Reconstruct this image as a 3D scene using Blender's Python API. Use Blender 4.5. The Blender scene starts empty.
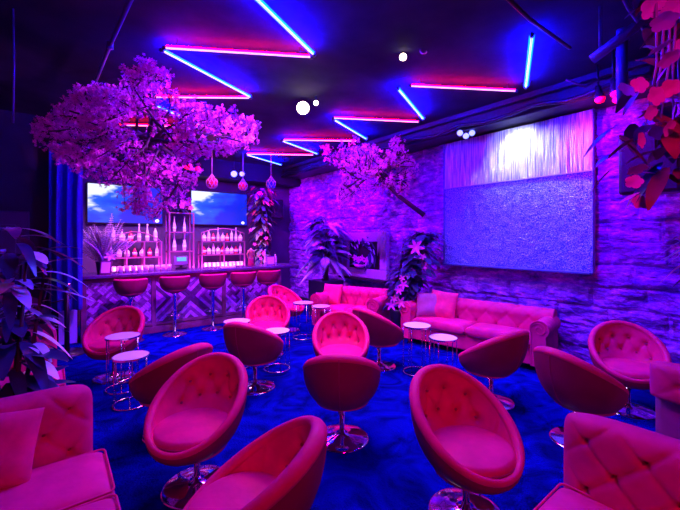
import bpy, math, random
from math import sin, cos, pi, radians, sqrt, exp, atan2
from mathutils import Vector, Matrix, noise

random.seed(7)
S = bpy.context.scene
C = S.collection

# ------------------------------------------------------------------ camera
YAW = radians(-38.35)
CAMZ = 1.7
F = 364.0
cd = bpy.data.cameras.new('camera')
cam = bpy.data.objects.new('camera', cd)
C.objects.link(cam)
cam.location = (0, 0, CAMZ)
cam.rotation_euler = (radians(90), 0, YAW)
cd.sensor_width = 36
cd.lens = 36 * F / 680
cd.shift_y = -17 / 680
cd.clip_start = 0.05
S.camera = cam
RX, RY = cos(YAW), sin(YAW)        # camera right in room coordinates
FX, FY = -sin(YAW), cos(YAW)       # camera forward


def G(px, d, z=0.0):
    """room point on the sight line px at depth d (survey from the camera station)"""
    x = (px - 340) / F * d
    return Vector((x * RX + d * FX, x * RY + d * FY, z))


# ------------------------------------------------------------------ world, exposure, large lights
w = bpy.data.worlds.new('world')
S.world = w
w.use_nodes = True
w.node_tree.nodes['Background'].inputs[0].default_value = (0.12, 0.0, 0.6, 1)
w.node_tree.nodes['Background'].inputs[1].default_value = 0.02
S.view_settings.view_transform = 'Standard'
S.view_settings.look = 'None'
S.view_settings.gamma = 1
S.view_settings.exposure = 0.0
S.cycles.max_bounces = 5
S.cycles.diffuse_bounces = 3
S.cycles.glossy_bounces = 3
S.cycles.sample_clamp_indirect = 4


def area(name, loc, target, size, power, col, spread=180, size_y=None):
    l = bpy.data.lights.new(name, 'AREA')
    l.size = size
    if size_y:
        l.shape = 'RECTANGLE'
        l.size_y = size_y
    l.energy = power
    l.color = col
    l.spread = radians(spread)
    o = bpy.data.objects.new(name, l)
    C.objects.link(o)
    o.location = loc
    o.rotation_euler = (Vector(target) - Vector(loc)).to_track_quat('-Z', 'Y').to_euler()
    return o


def spot(name, loc, target, power, col, angle=60, blend=.6, r=.05):
    l = bpy.data.lights.new(name, 'SPOT')
    l.energy = power
    l.color = col
    l.spot_size = radians(angle)
    l.spot_blend = blend
    l.shadow_soft_size = r
    o = bpy.data.objects.new(name, l)
    C.objects.link(o)
    o.location = loc
    o.rotation_euler = (Vector(target) - Vector(loc)).to_track_quat('-Z', 'Y').to_euler()
    return o


MAG = (1.0, 0.0, 0.62)
PNK = (1.0, 0.0, 0.42)
BLU = (0.02, 0.0, 1.0)
VIO = (0.45, 0.0, 1.0)
area('room_wash_magenta', (2.7, 4.3, 3.45), (2.7, 4.2, 0), 1.0, 76, (1.0, 0.0, 0.42), 110, size_y=3.0)
area('tabletop_fill_cyan', (2.7, 3.6, 3.5), (2.7, 3.6, 0), 1.2, 26, (.25, .95, 1.0), 120, size_y=2.0)  # added cyan fill without a fixture, whitens the tabletops
area('front_fill_red', (.3, -.8, 3.1), (2.9, 4.0, 0.4), .5, 22, (1.0, 0.0, 0.28), 120)  # added unseen fill behind the camera, brightens the chair fronts
spot('wall_wash_violet', (3.6, 5.8, 3.3), (5.5, 5.9, 1.5), 520, (0.42, 0.0, 1.0), 120, .8)
spot('wall_wash_blue', (3.9, 1.6, 3.3), (5.5, 1.2, 1.2), 300, (0.14, 0.0, 1.0), 125, .8)
spot('wall_low_blue', (3.6, 3.0, 3.3), (5.5, 4.2, .5), 110, (0.22, 0.0, 1.0), 100, .8)
spot('corner_wash_violet', (3.9, 8.0, 3.2), (5.5, 8.8, 1.5), 260, (0.6, 0.0, 1.0), 110, .8)
area('bar_shelf_glow_pink', (2.3, 8.62, 1.0), (2.3, 9.1, 1.5), 3.2, 40, (1.0, 0.1, 0.8), size_y=.06)
area('bar_top_glow_pink', (2.2, 7.8, 2.9), (2.2, 8.2, 1.0), 3.7, 110, (1.0, 0.3, 0.95), 120, size_y=.2)
spot('bar_front_violet', (1.6, 5.0, 3.3), (2.0, 7.2, .5), 900, (0.42, 0.02, 1.0), 75, .8)


# ------------------------------------------------------------------ materials
def mat(name, col, rough=.6, metal=0.0, sheen=0.0, sheen_tint=(1, 1, 1), emit=None, es=0.0, var=0.0, vscale=8.0,
        bump=0.0, bscale=40.0, spec=.5, trans=0.0, coat=0.0, alt=None):
    m = bpy.data.materials.new(name)
    m.use_nodes = True
    nt = m.node_tree
    b = nt.nodes['Principled BSDF']
    b.inputs['Base Color'].default_value = (*col, 1)
    b.inputs['Roughness'].default_value = rough
    b.inputs['Metallic'].default_value = metal
    b.inputs['Specular IOR Level'].default_value = spec
    b.inputs['Transmission Weight'].default_value = trans
    b.inputs['Coat Weight'].default_value = coat
    if sheen:
        b.inputs['Sheen Weight'].default_value = sheen
        b.inputs['Sheen Roughness'].default_value = .35
        b.inputs['Sheen Tint'].default_value = (*sheen_tint, 1)
    if emit:
        b.inputs['Emission Color'].default_value = (*emit, 1)
        b.inputs['Emission Strength'].default_value = es
    tc = nt.nodes.new('ShaderNodeTexCoord')
    if var or alt:
        n = nt.nodes.new('ShaderNodeTexNoise')
        n.inputs['Scale'].default_value = vscale
        n.inputs['Detail'].default_value = 5
        nt.links.new(tc.outputs['Object'], n.inputs['Vector'])
        r = nt.nodes.new('ShaderNodeValToRGB')
        r.color_ramp.elements[0].position = .35
        r.color_ramp.elements[1].position = .68
        c2 = alt if alt else tuple(min(1, c * (1 + var)) for c in col)
        c1 = col if alt else tuple(c * (1 - var) for c in col)
        r.color_ramp.elements[0].color = (*c1, 1)
        r.color_ramp.elements[1].color = (*c2, 1)
        nt.links.new(n.outputs['Fac'], r.inputs['Fac'])
        nt.links.new(r.outputs['Color'], b.inputs['Base Color'])
    if bump:
        n2 = nt.nodes.new('ShaderNodeTexNoise')
        n2.inputs['Scale'].default_value = bscale
        n2.inputs['Detail'].default_value = 6
        nt.links.new(tc.outputs['Object'], n2.inputs['Vector'])
        bp = nt.nodes.new('ShaderNodeBump')
        bp.inputs['Strength'].default_value = bump
        bp.inputs['Distance'].default_value = .02
        nt.links.new(n2.outputs['Fac'], bp.inputs['Height'])
        nt.links.new(bp.outputs['Normal'], b.inputs['Normal'])
    return m


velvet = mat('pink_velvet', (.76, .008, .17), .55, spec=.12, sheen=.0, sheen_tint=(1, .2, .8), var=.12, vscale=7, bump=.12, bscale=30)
velvet_out = mat('pink_velvet_shaded', (.28, .004, .065), .55, spec=.12, sheen=.0, sheen_tint=(1, .2, .8), var=.12, vscale=5, bump=.1, bscale=30)  # pink velvet darkened, painting shade into the outer shells of chairs and stools
vsofa = mat('sofa_velvet', (.74, .010, .2), .7, spec=.2, sheen=.0, sheen_tint=(1, .2, .8), var=.15, vscale=5, bump=.15, bscale=25)
vpillow = mat('pillow_velvet', (.85, .02, .2), .7, spec=.2, sheen=.0, sheen_tint=(1, .3, .7), var=.12, vscale=9, bump=.2, bscale=12)
vmauve = mat('mauve_velvet', (.45, .06, .3), .7, sheen=.4, var=.12, vscale=9, bump=.2, bscale=12)
button_m = mat('button_fabric', (.4, .01, .1), .7)
chrome = mat('chrome', (.85, .85, .9), .08, 1.0)
wire_m = mat('polished_steel', (.8, .7, .8), .18, 1.0)
white_top = mat('white_laminate', (.85, .9, 1.0), .3)
black = mat('matt_black', (.01, .01, .014), .7)
blackplastic = mat('black_plastic', (.012, .012, .02), .35)
darkwood = mat('dark_stained_wood', (.16, .05, .12), .4, var=.3, vscale=6)
wood_a = mat('weathered_plank', (.5, .2, .72), .6, var=.3, vscale=14, bump=.3, bscale=30)
wood_b = mat('mid_brown_plank', (.2, .06, .28), .6, var=.3, vscale=14, bump=.3, bscale=30)
wood_c = mat('dark_plank', (.09, .04, .12), .6, var=.3, vscale=14, bump=.3, bscale=30)
bartop_m = mat('lacquered_bar_top', (.09, .03, .16), .22, var=.3, vscale=6)
blossom_m = mat('pink_blossom', (.75, .06, .62), .8, alt=(.95, .2, .85), vscale=3)
branch_m = mat('dark_branch', (.06, .03, .05), .8)
leaf_dark = mat('dark_glossy_leaf', (.015, .02, .11), .28, alt=(.05, .03, .15), vscale=6)
leaf_blue = mat('bluish_palm_leaf', (.3, .3, .75), .5, alt=(.65, .55, .95), vscale=9)
leaf_pale = mat('pale_frond', (.75, .6, .9), .5, alt=(.95, .8, .95), vscale=12)
leaf_red = mat('burgundy_leaf', (.16, .015, .05), .45, alt=(.4, .03, .12), vscale=5)
petal_m = mat('hot_pink_petal', (.72, .02, .75), .5, var=.2, vscale=9)
petal_r = mat('coral_petal', (.75, .04, .45), .6, var=.2, vscale=9)
stem_m = mat('pale_stem', (.35, .3, .6), .4)
bulb_white = mat('warm_white_lamp', (1, 1, 1), emit=(1, .82, .5), es=14)
bulb_red = mat('red_lamp', (1, .1, .2), emit=(1, .0, .015), es=5)
bulb_redcore = mat('red_lamp_lens', (1, .6, .7), emit=(1, .55, .65), es=3)
bulb_blue = mat('blue_lamp', (.4, .5, 1), emit=(.14, .17, 1), es=4)
tube_core = mat('tube_core', (1, 1, 1), emit=(.75, .82, 1), es=1.3)
tube_corep = mat('tube_core_pink', (1, 1, 1), emit=(1, .6, .9), es=1.4)
tube_blue = mat('blue_neon', (0, 0, 1), emit=(0, .001, 1), es=700)
tube_pink = mat('pink_neon', (1, 0, .2), emit=(1, 0, .01), es=75)
glass_m = mat('bottle_glass', (.8, .6, .9), .1, spec=.8, alt=(1, .8, .95), vscale=20)
glass_dark = mat('dark_bottle_glass', (.15, .05, .2), .1, spec=.8)
glass_red = mat('red_glass', (.8, .03, .1), .12, spec=.8)
glass_blueb = mat('blue_glass', (.02, .05, .9), .12, spec=.8)
label_m = mat('paper_label', (.9, .8, .9), .6)
copper = mat('copper_frame', (.4, .1, .3), .35, .6)
skin_m = mat('brown_resin', (.55, .25, .15), .5)
cloth_red = mat('red_cloth', (.6, .02, .12), .8)
plaster = mat('pale_plaster', (.35, .33, .8), .7)
curtain_m = mat('navy_curtain', (.012, .02, .36), .8, sheen=.3, sheen_tint=(.1, .1, 1))
pot_m = mat('black_planter', (.02, .02, .05), .4)
pipe_m = mat('blue_grey_pipe', (.08, .1, .35), .45, .3)
rope_m = mat('rope', (.5, .35, .6), .8)


def nodes(m):
    return m.node_tree.nodes, m.node_tree.links, m.node_tree.nodes['Principled BSDF']


# carpet: deep blue with worn swirls
carpet = mat('blue_carpet', (.003, .006, .50), .95, spec=0.0)
N, L, B = nodes(carpet)
tc = N.new('ShaderNodeTexCoord')
n1 = N.new('ShaderNodeTexNoise'); n1.inputs['Scale'].default_value = 2.2; n1.inputs['Detail'].default_value = 8
n1.inputs['Distortion'].default_value = 2.5
L.new(tc.outputs['Object'], n1.inputs['Vector'])
r1 = N.new('ShaderNodeValToRGB')
r1.color_ramp.elements[0].position = .3; r1.color_ramp.elements[0].color = (.001, .002, .07, 1)
r1.color_ramp.elements[1].position = .7; r1.color_ramp.elements[1].color = (.003, .006, .36, 1)
L.new(n1.outputs['Fac'], r1.inputs['Fac'])
L.new(r1.outputs['Color'], B.inputs['Base Color'])
n2 = N.new('ShaderNodeTexNoise'); n2.inputs['Scale'].default_value = 60; n2.inputs['Detail'].default_value = 4
L.new(tc.outputs['Object'], n2.inputs['Vector'])
bp = N.new('ShaderNodeBump'); bp.inputs['Strength'].default_value = .8; bp.inputs['Distance'].default_value = .02
L.new(n2.outputs['Fac'], bp.inputs['Height']); L.new(bp.outputs['Normal'], B.inputs['Normal'])

# stone wall
stone = mat('old_stone_wall', (.4, .3, .6), .85)
N, L, B = nodes(stone)
tc = N.new('ShaderNodeTexCoord')
mp = N.new('ShaderNodeMapping'); mp.inputs['Scale'].default_value = (1, .55, 1.5)
L.new(tc.outputs['Object'], mp.inputs['Vector'])
n1 = N.new('ShaderNodeTexNoise'); n1.inputs['Scale'].default_value = 5.5; n1.inputs['Detail'].default_value = 10
n1.inputs['Roughness'].default_value = .8
L.new(mp.outputs['Vector'], n1.inputs['Vector'])
r1 = N.new('ShaderNodeValToRGB')
e = r1.color_ramp.elements
e[0].position = .38; e[0].color = (.08, .01, .3, 1)
e[1].position = .64; e[1].color = (.8, .16, .95, 1)
x = e.new(.51); x.color = (.3, .05, .62, 1)
L.new(n1.outputs['Fac'], r1.inputs['Fac']); L.new(r1.outputs['Color'], B.inputs['Base Color'])
n2 = N.new('ShaderNodeTexNoise'); n2.inputs['Scale'].default_value = 9; n2.inputs['Detail'].default_value = 9
L.new(mp.outputs['Vector'], n2.inputs['Vector'])
bp = N.new('ShaderNodeBump'); bp.inputs['Strength'].default_value = 1; bp.inputs['Distance'].default_value = .07
L.new(n2.outputs['Fac'], bp.inputs['Height']); L.new(bp.outputs['Normal'], B.inputs['Normal'])

# waterfall sheet: rippled wet metal
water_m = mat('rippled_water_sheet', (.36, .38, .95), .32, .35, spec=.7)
N, L, B = nodes(water_m)
tc = N.new('ShaderNodeTexCoord')
n2 = N.new('ShaderNodeTexNoise'); n2.inputs['Scale'].default_value = 55; n2.inputs['Detail'].default_value = 8
L.new(tc.outputs['Object'], n2.inputs['Vector'])
bp = N.new('ShaderNodeBump'); bp.inputs['Strength'].default_value = 1; bp.inputs['Distance'].default_value = .03
L.new(n2.outputs['Fac'], bp.inputs['Height']); L.new(bp.outputs['Normal'], B.inputs['Normal'])
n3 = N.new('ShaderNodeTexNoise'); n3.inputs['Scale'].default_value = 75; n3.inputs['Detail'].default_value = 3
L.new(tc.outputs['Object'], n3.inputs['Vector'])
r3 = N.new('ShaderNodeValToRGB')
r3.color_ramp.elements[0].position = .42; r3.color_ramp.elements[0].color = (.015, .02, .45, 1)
r3.color_ramp.elements[1].position = .66; r3.color_ramp.elements[1].color = (.5, .55, 1, 1)  # pale speckle paints the water's sparkle into the base colour
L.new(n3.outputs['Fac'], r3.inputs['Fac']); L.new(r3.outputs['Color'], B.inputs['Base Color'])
drip_m = mat('water_streak', (.5, .5, .95), .2, .3, spec=.8)
N, L, B = nodes(drip_m)
tc = N.new('ShaderNodeTexCoord')
mp = N.new('ShaderNodeMapping'); mp.inputs['Scale'].default_value = (1, 40, 1.3)
L.new(tc.outputs['Object'], mp.inputs['Vector'])
n2 = N.new('ShaderNodeTexNoise'); n2.inputs['Scale'].default_value = 1.6; n2.inputs['Detail'].default_value = 6
L.new(mp.outputs['Vector'], n2.inputs['Vector'])
r1 = N.new('ShaderNodeValToRGB')
r1.color_ramp.elements[0].position = .40; r1.color_ramp.elements[0].color = (.2, .22, .75, 1)
r1.color_ramp.elements[1].position = .56; r1.color_ramp.elements[1].color = (.75, .78, 1, 1)
L.new(n2.outputs['Fac'], r1.inputs['Fac']); L.new(r1.outputs['Color'], B.inputs['Base Color'])
bp = N.new('ShaderNodeBump'); bp.inputs['Strength'].default_value = 1; bp.inputs['Distance'].default_value = .04
L.new(n2.outputs['Fac'], bp.inputs['Height']); L.new(bp.outputs['Normal'], B.inputs['Normal'])

# television picture: clouds over a blue sky
tv_m = mat('screen_picture', (0, 0, 0), .2)
N, L, B = nodes(tv_m)
tc = N.new('ShaderNodeTexCoord')
sep = N.new('ShaderNodeSeparateXYZ'); L.new(tc.outputs['Object'], sep.inputs[0])
n1 = N.new('ShaderNodeTexNoise'); n1.inputs['Scale'].default_value = 2.6; n1.inputs['Detail'].default_value = 7
mp = N.new('ShaderNodeMapping'); mp.inputs['Scale'].default_value = (.7, 1, 1.8)
L.new(tc.outputs['Object'], mp.inputs['Vector']); L.new(mp.outputs['Vector'], n1.inputs['Vector'])
a1 = N.new('ShaderNodeMath'); a1.operation = 'MULTIPLY_ADD'; a1.inputs[1].default_value = -.42; L.new(sep.outputs[0], a1.inputs[0]); L.new(n1.outputs['Fac'], a1.inputs[2])
a2 = N.new('ShaderNodeMath'); a2.operation = 'MULTIPLY_ADD'; a2.inputs[1].default_value = .45; L.new(sep.outputs[2], a2.inputs[0]); L.new(a1.outputs[0], a2.inputs[2])
r1 = N.new('ShaderNodeValToRGB')
e = r1.color_ramp.elements
e[0].position = .45; e[0].color = (.0, .02, .75, 1)
e[1].position = .82; e[1].color = (.85, .92, 1, 1)
x = e.new(.70); x.color = (.01, .12, 1, 1)
L.new(a2.outputs[0], r1.inputs['Fac'])
L.new(r1.outputs['Color'], B.inputs['Emission Color']); B.inputs['Emission Strength'].default_value = 1.15
B.inputs['Base Color'].default_value = (.01, .01, .02, 1)
B.inputs['Roughness'].default_value = .5


# ------------------------------------------------------------------ mesh building
class MB:
    def __init__(self):
        self.v, self.f, self.mi = [], [], []

    def add(self, vs, fs, mi=0):
        o = len(self.v)
        self.v += [tuple(p) for p in vs]
        self.f += [tuple(i + o for i in f) for f in fs]
        self.mi += [mi] * len(fs)

    def box(self, c, s, rz=0, mi=0, M=None):
        hx, hy, hz = s[0] / 2, s[1] / 2, s[2] / 2
        vs = [Vector((x, y, z)) for z in (-hz, hz) for x, y in ((-hx, -hy), (hx, -hy), (hx, hy), (-hx, hy))]
        R = Matrix.Rotation(rz, 3, 'Z') if M is None else M
        vs = [R @ p + Vector(c) for p in vs]
        self.add(vs, [(0, 3, 2, 1), (4, 5, 6, 7), (0, 1, 5, 4), (1, 2, 6, 5), (2, 3, 7, 6), (3, 0, 4, 7)], mi)
        return self

    def tube(self, pts, r, n=8, closed=False, mi=0, caps=True):
        pts = [Vector(p) for p in pts]
        m = len(pts)
        rr = r if isinstance(r, (list, tuple)) else [r] * m
        vs = []
        up = Vector((0, 0, 1))
        prev = None
        for i, p in enumerate(pts):
            if closed:
                t = pts[(i + 1) % m] - pts[(i - 1) % m]
            else:
                t = pts[min(i + 1, m - 1)] - pts[max(i - 1, 0)]
            if t.length < 1e-9:
                t = Vector((0, 0, 1))
            t.normalize()
            if prev is None:
                a = t.cross(up)
                if a.length < 1e-3:
                    a = t.cross(Vector((1, 0, 0)))
            else:
                a = prev - t * prev.dot(t)
                if a.length < 1e-4:
                    a = t.cross(Vector((1, 0, 0)))
            a.normalize()
            prev = a
            b = t.cross(a)
            for k in range(n):
                g = 2 * pi * k / n
                vs.append(p + a * cos(g) * rr[i] + b * sin(g) * rr[i])
        fs = []
        for i in range(m if closed else m - 1):
            j = (i + 1) % m
            for k in range(n):
                l = (k + 1) % n
                fs.append((i * n + k, i * n + l, j * n + l, j * n + k))
        if caps and not closed:
            fs.append(tuple(range(n))[::-1])
            fs.append(tuple(range((m - 1) * n, m * n)))
        self.add(vs, fs, mi)
        return self

    def lathe(self, prof, n=24, c=(0, 0, 0), mi=0, sx=1, sy=1):
        vs, fs = [], []
        for r, z in prof:
            for k in range(n):
                g = 2 * pi * k / n
                vs.append((c[0] + r * cos(g) * sx, c[1] + r * sin(g) * sy, c[2] + z))
        for i in range(len(prof) - 1):
            for k in range(n):
                l = (k + 1) % n
                fs.append((i * n + k, i * n + l, (i + 1) * n + l, (i + 1) * n + k))
        if prof[0][0] > 1e-4:
            fs.append(tuple(range(n))[::-1])
        if prof[-1][0] > 1e-4:
            fs.append(tuple(range((len(prof) - 1) * n, len(prof) * n)))
        self.add(vs, fs, mi)
        return self

    def grid(self, fn, nu, nv, mi=0, wrap=False):
        vs = [fn(i / nu, j / nv) for j in range(nv + 1) for i in range(nu + (0 if wrap else 1))]
        w_ = nu if wrap else nu + 1
        fs = []
        for j in range(nv):
            for i in range(nu):
                k = (i + 1) % w_
                fs.append((j * w_ + i, j * w_ + k, (j + 1) * w_ + k, (j + 1) * w_ + i))
        self.add(vs, fs, mi)
        return self

    def build(self, name, m, parent=None, smooth=True, bevel=0.0, loc=None, sub=0, merge=False):
        me = bpy.data.meshes.new(name)
        me.from_pydata(self.v, [], self.f)
        ms = m if isinstance(m, (list, tuple)) else [m]
        for q in ms:
            me.materials.append(q)
        me.polygons.foreach_set('material_index', self.mi)
        me.polygons.foreach_set('use_smooth', [smooth] * len(self.f))
        if merge:
            import bmesh
            bm = bmesh.new(); bm.from_mesh(me)
            bmesh.ops.remove_doubles(bm, verts=bm.verts, dist=1e-4)
            bmesh.ops.recalc_face_normals(bm, faces=bm.faces)
            bm.to_mesh(me); bm.free()
        me.update()
        o = bpy.data.objects.new(name, me)
        C.objects.link(o)
        if parent is not None:
            o.parent = parent
        if loc is not None:
            o.location = loc
        if bevel:
            b = o.modifiers.new('bevel', 'BEVEL')
            b.width = bevel; b.segments = 2; b.limit_method = 'ANGLE'; b.angle_limit = radians(50)
        if sub:
            s = o.modifiers.new('sub', 'SUBSURF'); s.levels = sub; s.render_levels = sub
        return o


def tag(o, label=None, cat=None, group=None, kind=None):
    if label: o['label'] = label
    if cat: o['category'] = cat
    if group: o['group'] = group
    if kind: o['kind'] = kind
    return o


def thing(name, label, cat, loc=(0, 0, 0), rz=0, group=None):
    o = bpy.data.objects.new(name, None)
    C.objects.link(o)
    o.location = loc
    o.rotation_euler = (0, 0, rz)
    o.empty_display_size = .1
    return tag(o, label, cat, group)


KIDS = {}


def kids(o):
    return [c for c in ALL() if c.parent is o]


def ALL():
    return list(C.objects)


def dup(root, loc, rz=0, label=None, group=None, scale=None):
    tree = [c for c in C.objects if c.parent == root]
    sub = {c.name: [g for g in C.objects if g.parent == c] for c in tree}
    r = root.copy(); C.objects.link(r)
    r.location = loc; r.rotation_euler = (0, 0, rz)
    if scale: r.scale = scale
    if label: r['label'] = label
    if group: r['group'] = group
    for c in tree:
        d = c.copy(); C.objects.link(d); d.parent = r
        for g in sub[c.name]:
            h = g.copy(); C.objects.link(h); h.parent = d
    return r


def struct(name, mb, m, **kw):
    return tag(mb.build(name, m, **kw), kind='structure')


# ------------------------------------------------------------------ room shell
U0, U1, V0, V1, H = -1.45, 5.5, -1.6, 9.25, 3.59
mb = MB(); mb.box(((U0 + U1) / 2, (V0 + V1) / 2, -.05), (U1 - U0 + .6, V1 - V0 + .6, .1))
struct('floor', mb, carpet, smooth=False)
ceil_m = mat('black_painted_ceiling', (.026, .024, .045), .85, spec=.05, var=.3, vscale=2)
mb = MB(); mb.box(((U0 + U1) / 2, (V0 + V1) / 2, H + .05), (U1 - U0 + .6, V1 - V0 + .6, .1))
struct('ceiling', mb, ceil_m, smooth=False)


def stonepos(s, t):
    v = V0 + (V1 - V0) * s
    z = (H) * t
    zz = z + .05 * noise.noise((v * 1.3, 3, 0))
    course = .27
    row = math.floor(zz / course)
    fz = (zz / course - row)
    off = row * .37 + .2 * noise.noise((row * 1.7, v * .4, 4))
    fv = ((v + off) / .55) % 1.0
    ez = min(fz, 1 - fz) * course
    ev = min(fv, 1 - fv) * .55
    ed = min(ez, ev)
    cell = noise.noise((row * 3.1, math.floor((v + off) / .55) * 5.3, 9)) * .04
    d = (min(1, ed / .035)) ** .7 * .035 + cell + .05 * noise.fractal((v * 2.5, z * 4, 1), .8, 2.2, 5) + .04 * noise.noise((v * .8, z * .8, 7))
    return (U1 - .02 - max(-.02, d), v, z)


mb = MB(); mb.grid(stonepos, 520, 190)
struct('wall_right', mb, stone, smooth=False)
mb = MB(); mb.box((U1 + .12, (V0 + V1) / 2, H / 2), (.2, V1 - V0 + .6, H))
struct('wall_right_backing', mb, black, smooth=False)
wall_dk = mat('dark_purple_wall', (.07, .04, .13), .7, var=.2, vscale=3)
wall_blk = mat('near_black_wall', (.006, .006, .02), .7, var=.2, vscale=3)
mb = MB(); mb.box(((U0 + U1) / 2, V1 + .1, H / 2), (U1 - U0 + .6, .2, H))
struct('wall_back', mb, wall_dk, smooth=False)
mb = MB(); mb.box((U0 - .1, (V0 + V1) / 2, H / 2), (.2, V1 - V0, H))
struct('wall_left', mb, wall_blk, smooth=False)
mb = MB(); mb.box(((U0 + U1) / 2, V0 - .1, H / 2), (U1 - U0 + .6, .2, H))
struct('wall_front', mb, wall_blk, smooth=False)
# partition left of the bar with its door
mb = MB(); mb.box(((U0 + .34) / 2, 7.35, H / 2), (.34 - U0, .12, H))
struct('wall_partition', mb, wall_blk, smooth=False)
mb = MB(); mb.box((-.72, 7.27, 1.05), (.9, .04, 2.1)); mb.box((-.72, 7.245, 1.55), (.6, .02, .7)); mb.box((-.72, 7.245, .55), (.6, .02, .7))
struct('door_1', mb, mat('dark_navy_door', (.015, .018, .06), .5), smooth=False, bevel=.01)
mb = MB()
mb.box((.2, 7.26, .52), (.24, .05, 1.02))
struct('trim_1', mb, plaster, smooth=False, bevel=.004)
# beam along the right wall
beam_m = mat('painted_black_beam', (.02, .02, .035), .5, bump=.5, bscale=6)
mb = MB(); mb.box((5.22, (V0 + V1) / 2, 3.47), (.56, V1 - V0, .26)); mb.box((4.9, (V0 + V1) / 2, 3.56), (.1, V1 - V0, .08))
struct('trim_2', mb, beam_m, smooth=False, bevel=.01)
# soffit band above the bar opening
mb = MB(); mb.box(((.22 + U1) / 2, 8.95, 3.4), (U1 - .22, .6, .5))
struct('trim_3', mb, wall_blk, smooth=False)
mb = MB(); mb.box((5.33, (V0 + V1) / 2, .05), (.04, V1 - V0, .1))
struct('baseboard_right', mb, beam_m, smooth=False)

# ceiling pipes and rails
def pipe(name, pts, r, label, cat='pipe', m=pipe_m, group=None):
    mb = MB(); mb.tube(pts, r, 10)
    o = mb.build(name, m)
    return tag(o, label, cat, group)


a = G(130, 2.75, 3.5); b = G(86, 5.0, 3.58)
p = pipe('hanging_rod', [G(131, 2.62, 3.42), G(110, 3.4, 3.5), G(88, 4.6, 3.44)], .018, 'thin blue-lit rod slanting down above the large blossom tree', 'rod')
mbc = MB(); mbc.lathe([(.03, -.03), (.03, .03)], 10, G(110, 3.4, 3.5)); mbc.build('coupling', pipe_m, p)
pipe('rail', [G(490, 2.55, 3.50), G(530, 3.0, 3.5), G(570, 3.45, 3.5)], .016, 'dark track rail angled over the vertical blue tube', 'rail', blackplastic)
mbp = MB(); mbp.tube([G(622, 3.3, H), G(622, 3.3, 2.93)], .045, 14)
pp = mbp.build('drain_pipe', pipe_m); tag(pp, 'short vertical pipe hanging from ceiling behind the red bulbs', 'pipe')
mbp = MB(); mbp.lathe([(.055, -.02), (.055, .02)], 14, G(622, 3.3, 3.5)); mbp.build('coupling', pipe_m, pp)
pipe('conduit', [G(592, 3.0, 3.17), G(618, 2.85, 3.25), G(645, 2.7, 3.32)], .04, 'horizontal blue-grey conduit crossing behind the vertical pipe', 'pipe')
ms = MB(); ms.tube([G(600, 2.97, 3.2), G(600, 2.97, H)], .01, 6); ms.build('strap', pipe_m, bpy.data.objects['conduit'])
pipe('cable', [G(611, 2.1, 3.25), G(628, 2.4, 3.22), G(648, 2.6, 3.15)], .012, 'thin blue cable running down to the conduit at upper right', 'cable')
pipe('cable', [G(566, 3.8, 3.35), G(585, 3.8, 3.28), G(596, 3.75, 3.32), G(612, 3.75, 3.36), G(619, 3.75, 3.3)], .012, 'black cable looping to the red bulbs', 'cable', blackplastic)
pipe('cable', [G(13, 3.0, 3.59), G(14, 3.0, 3.1), G(13, 3.0, 2.65)], .008, 'thin vertical blue cable hanging at the far left top', 'cable')
cable_rail = []
for k in range(40):
    v = .9 + k * .21
    cable_rail.append((4.83 + .02 * sin(k * 2.1), v, 3.37 + .03 * sin(k * 1.3)))
pipe('cable_bundle', cable_rail, .028, 'long sagging black cable bundle along the beam over the water panel', 'cable', blackplastic)

# ------------------------------------------------------------------ water panel on the right wall
wf = thing('water_wall_panel', 'tall rippled water panel glowing lavender and blue on stone wall', 'water feature', (5.33, 2.70, 1.27))
def wp(s, t):
    y = -1.09 + 2.18 * s; z = 1.27 * t
    return (-.03 + .012 * noise.noise((y * 9, z * 9, 1)), y, z)
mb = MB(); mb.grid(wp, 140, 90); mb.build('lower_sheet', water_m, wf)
def wq(s, t):
    y = -1.09 + 2.18 * s; z = 1.28 + .76 * t
    return (-.04 + .02 * noise.noise((y * 16, z * .8, 1)), y, z)
mb = MB(); mb.grid(wq, 160, 20); mb.build('upper_sheet', drip_m, wf)
mb = MB(); mb.box((.02, 0, 1.02), (.03, 2.2, 2.06)); mb.box((-.03, 0, 1.275), (.04, 2.18, .016)); mb.build('backing', plaster, wf, smooth=False)
mb = MB(); mb.box((-.03, -1.1, 1.02), (.04, .012, 2.06)); mb.box((-.02, 1.1, 1.02), (.05, .03, 2.06), mi=0); mb.box((-.05, 0, -.015), (.07, 2.16, .025)); mb.build('frame', pipe_m, wf, smooth=False, bevel=.005)
spot('panel_spot', (4.45, 2.55, 3.2), (5.35, 2.6, 3.0), 50, (.8, .82, 1.0), 62, 1, .04)
spot('panel_wash', (5.06, 2.62, 3.34), (5.33, 2.3, 2.2), 220, (.5, .56, 1.0), 130, .9, .04)
spot('panel_spot_blue', (4.2, 2.2, 3.2), (5.35, 2.5, 1.9), 50, (.10, .14, 1.0), 80, .9, .05)
spot('panel_spot_red', (4.6, 1.9, 3.2), (5.45, 1.0, 2.7), 50, (1, .02, .35), 110, .9, .05)

# ------------------------------------------------------------------ neon tubes
ZT = 3.5


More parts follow.
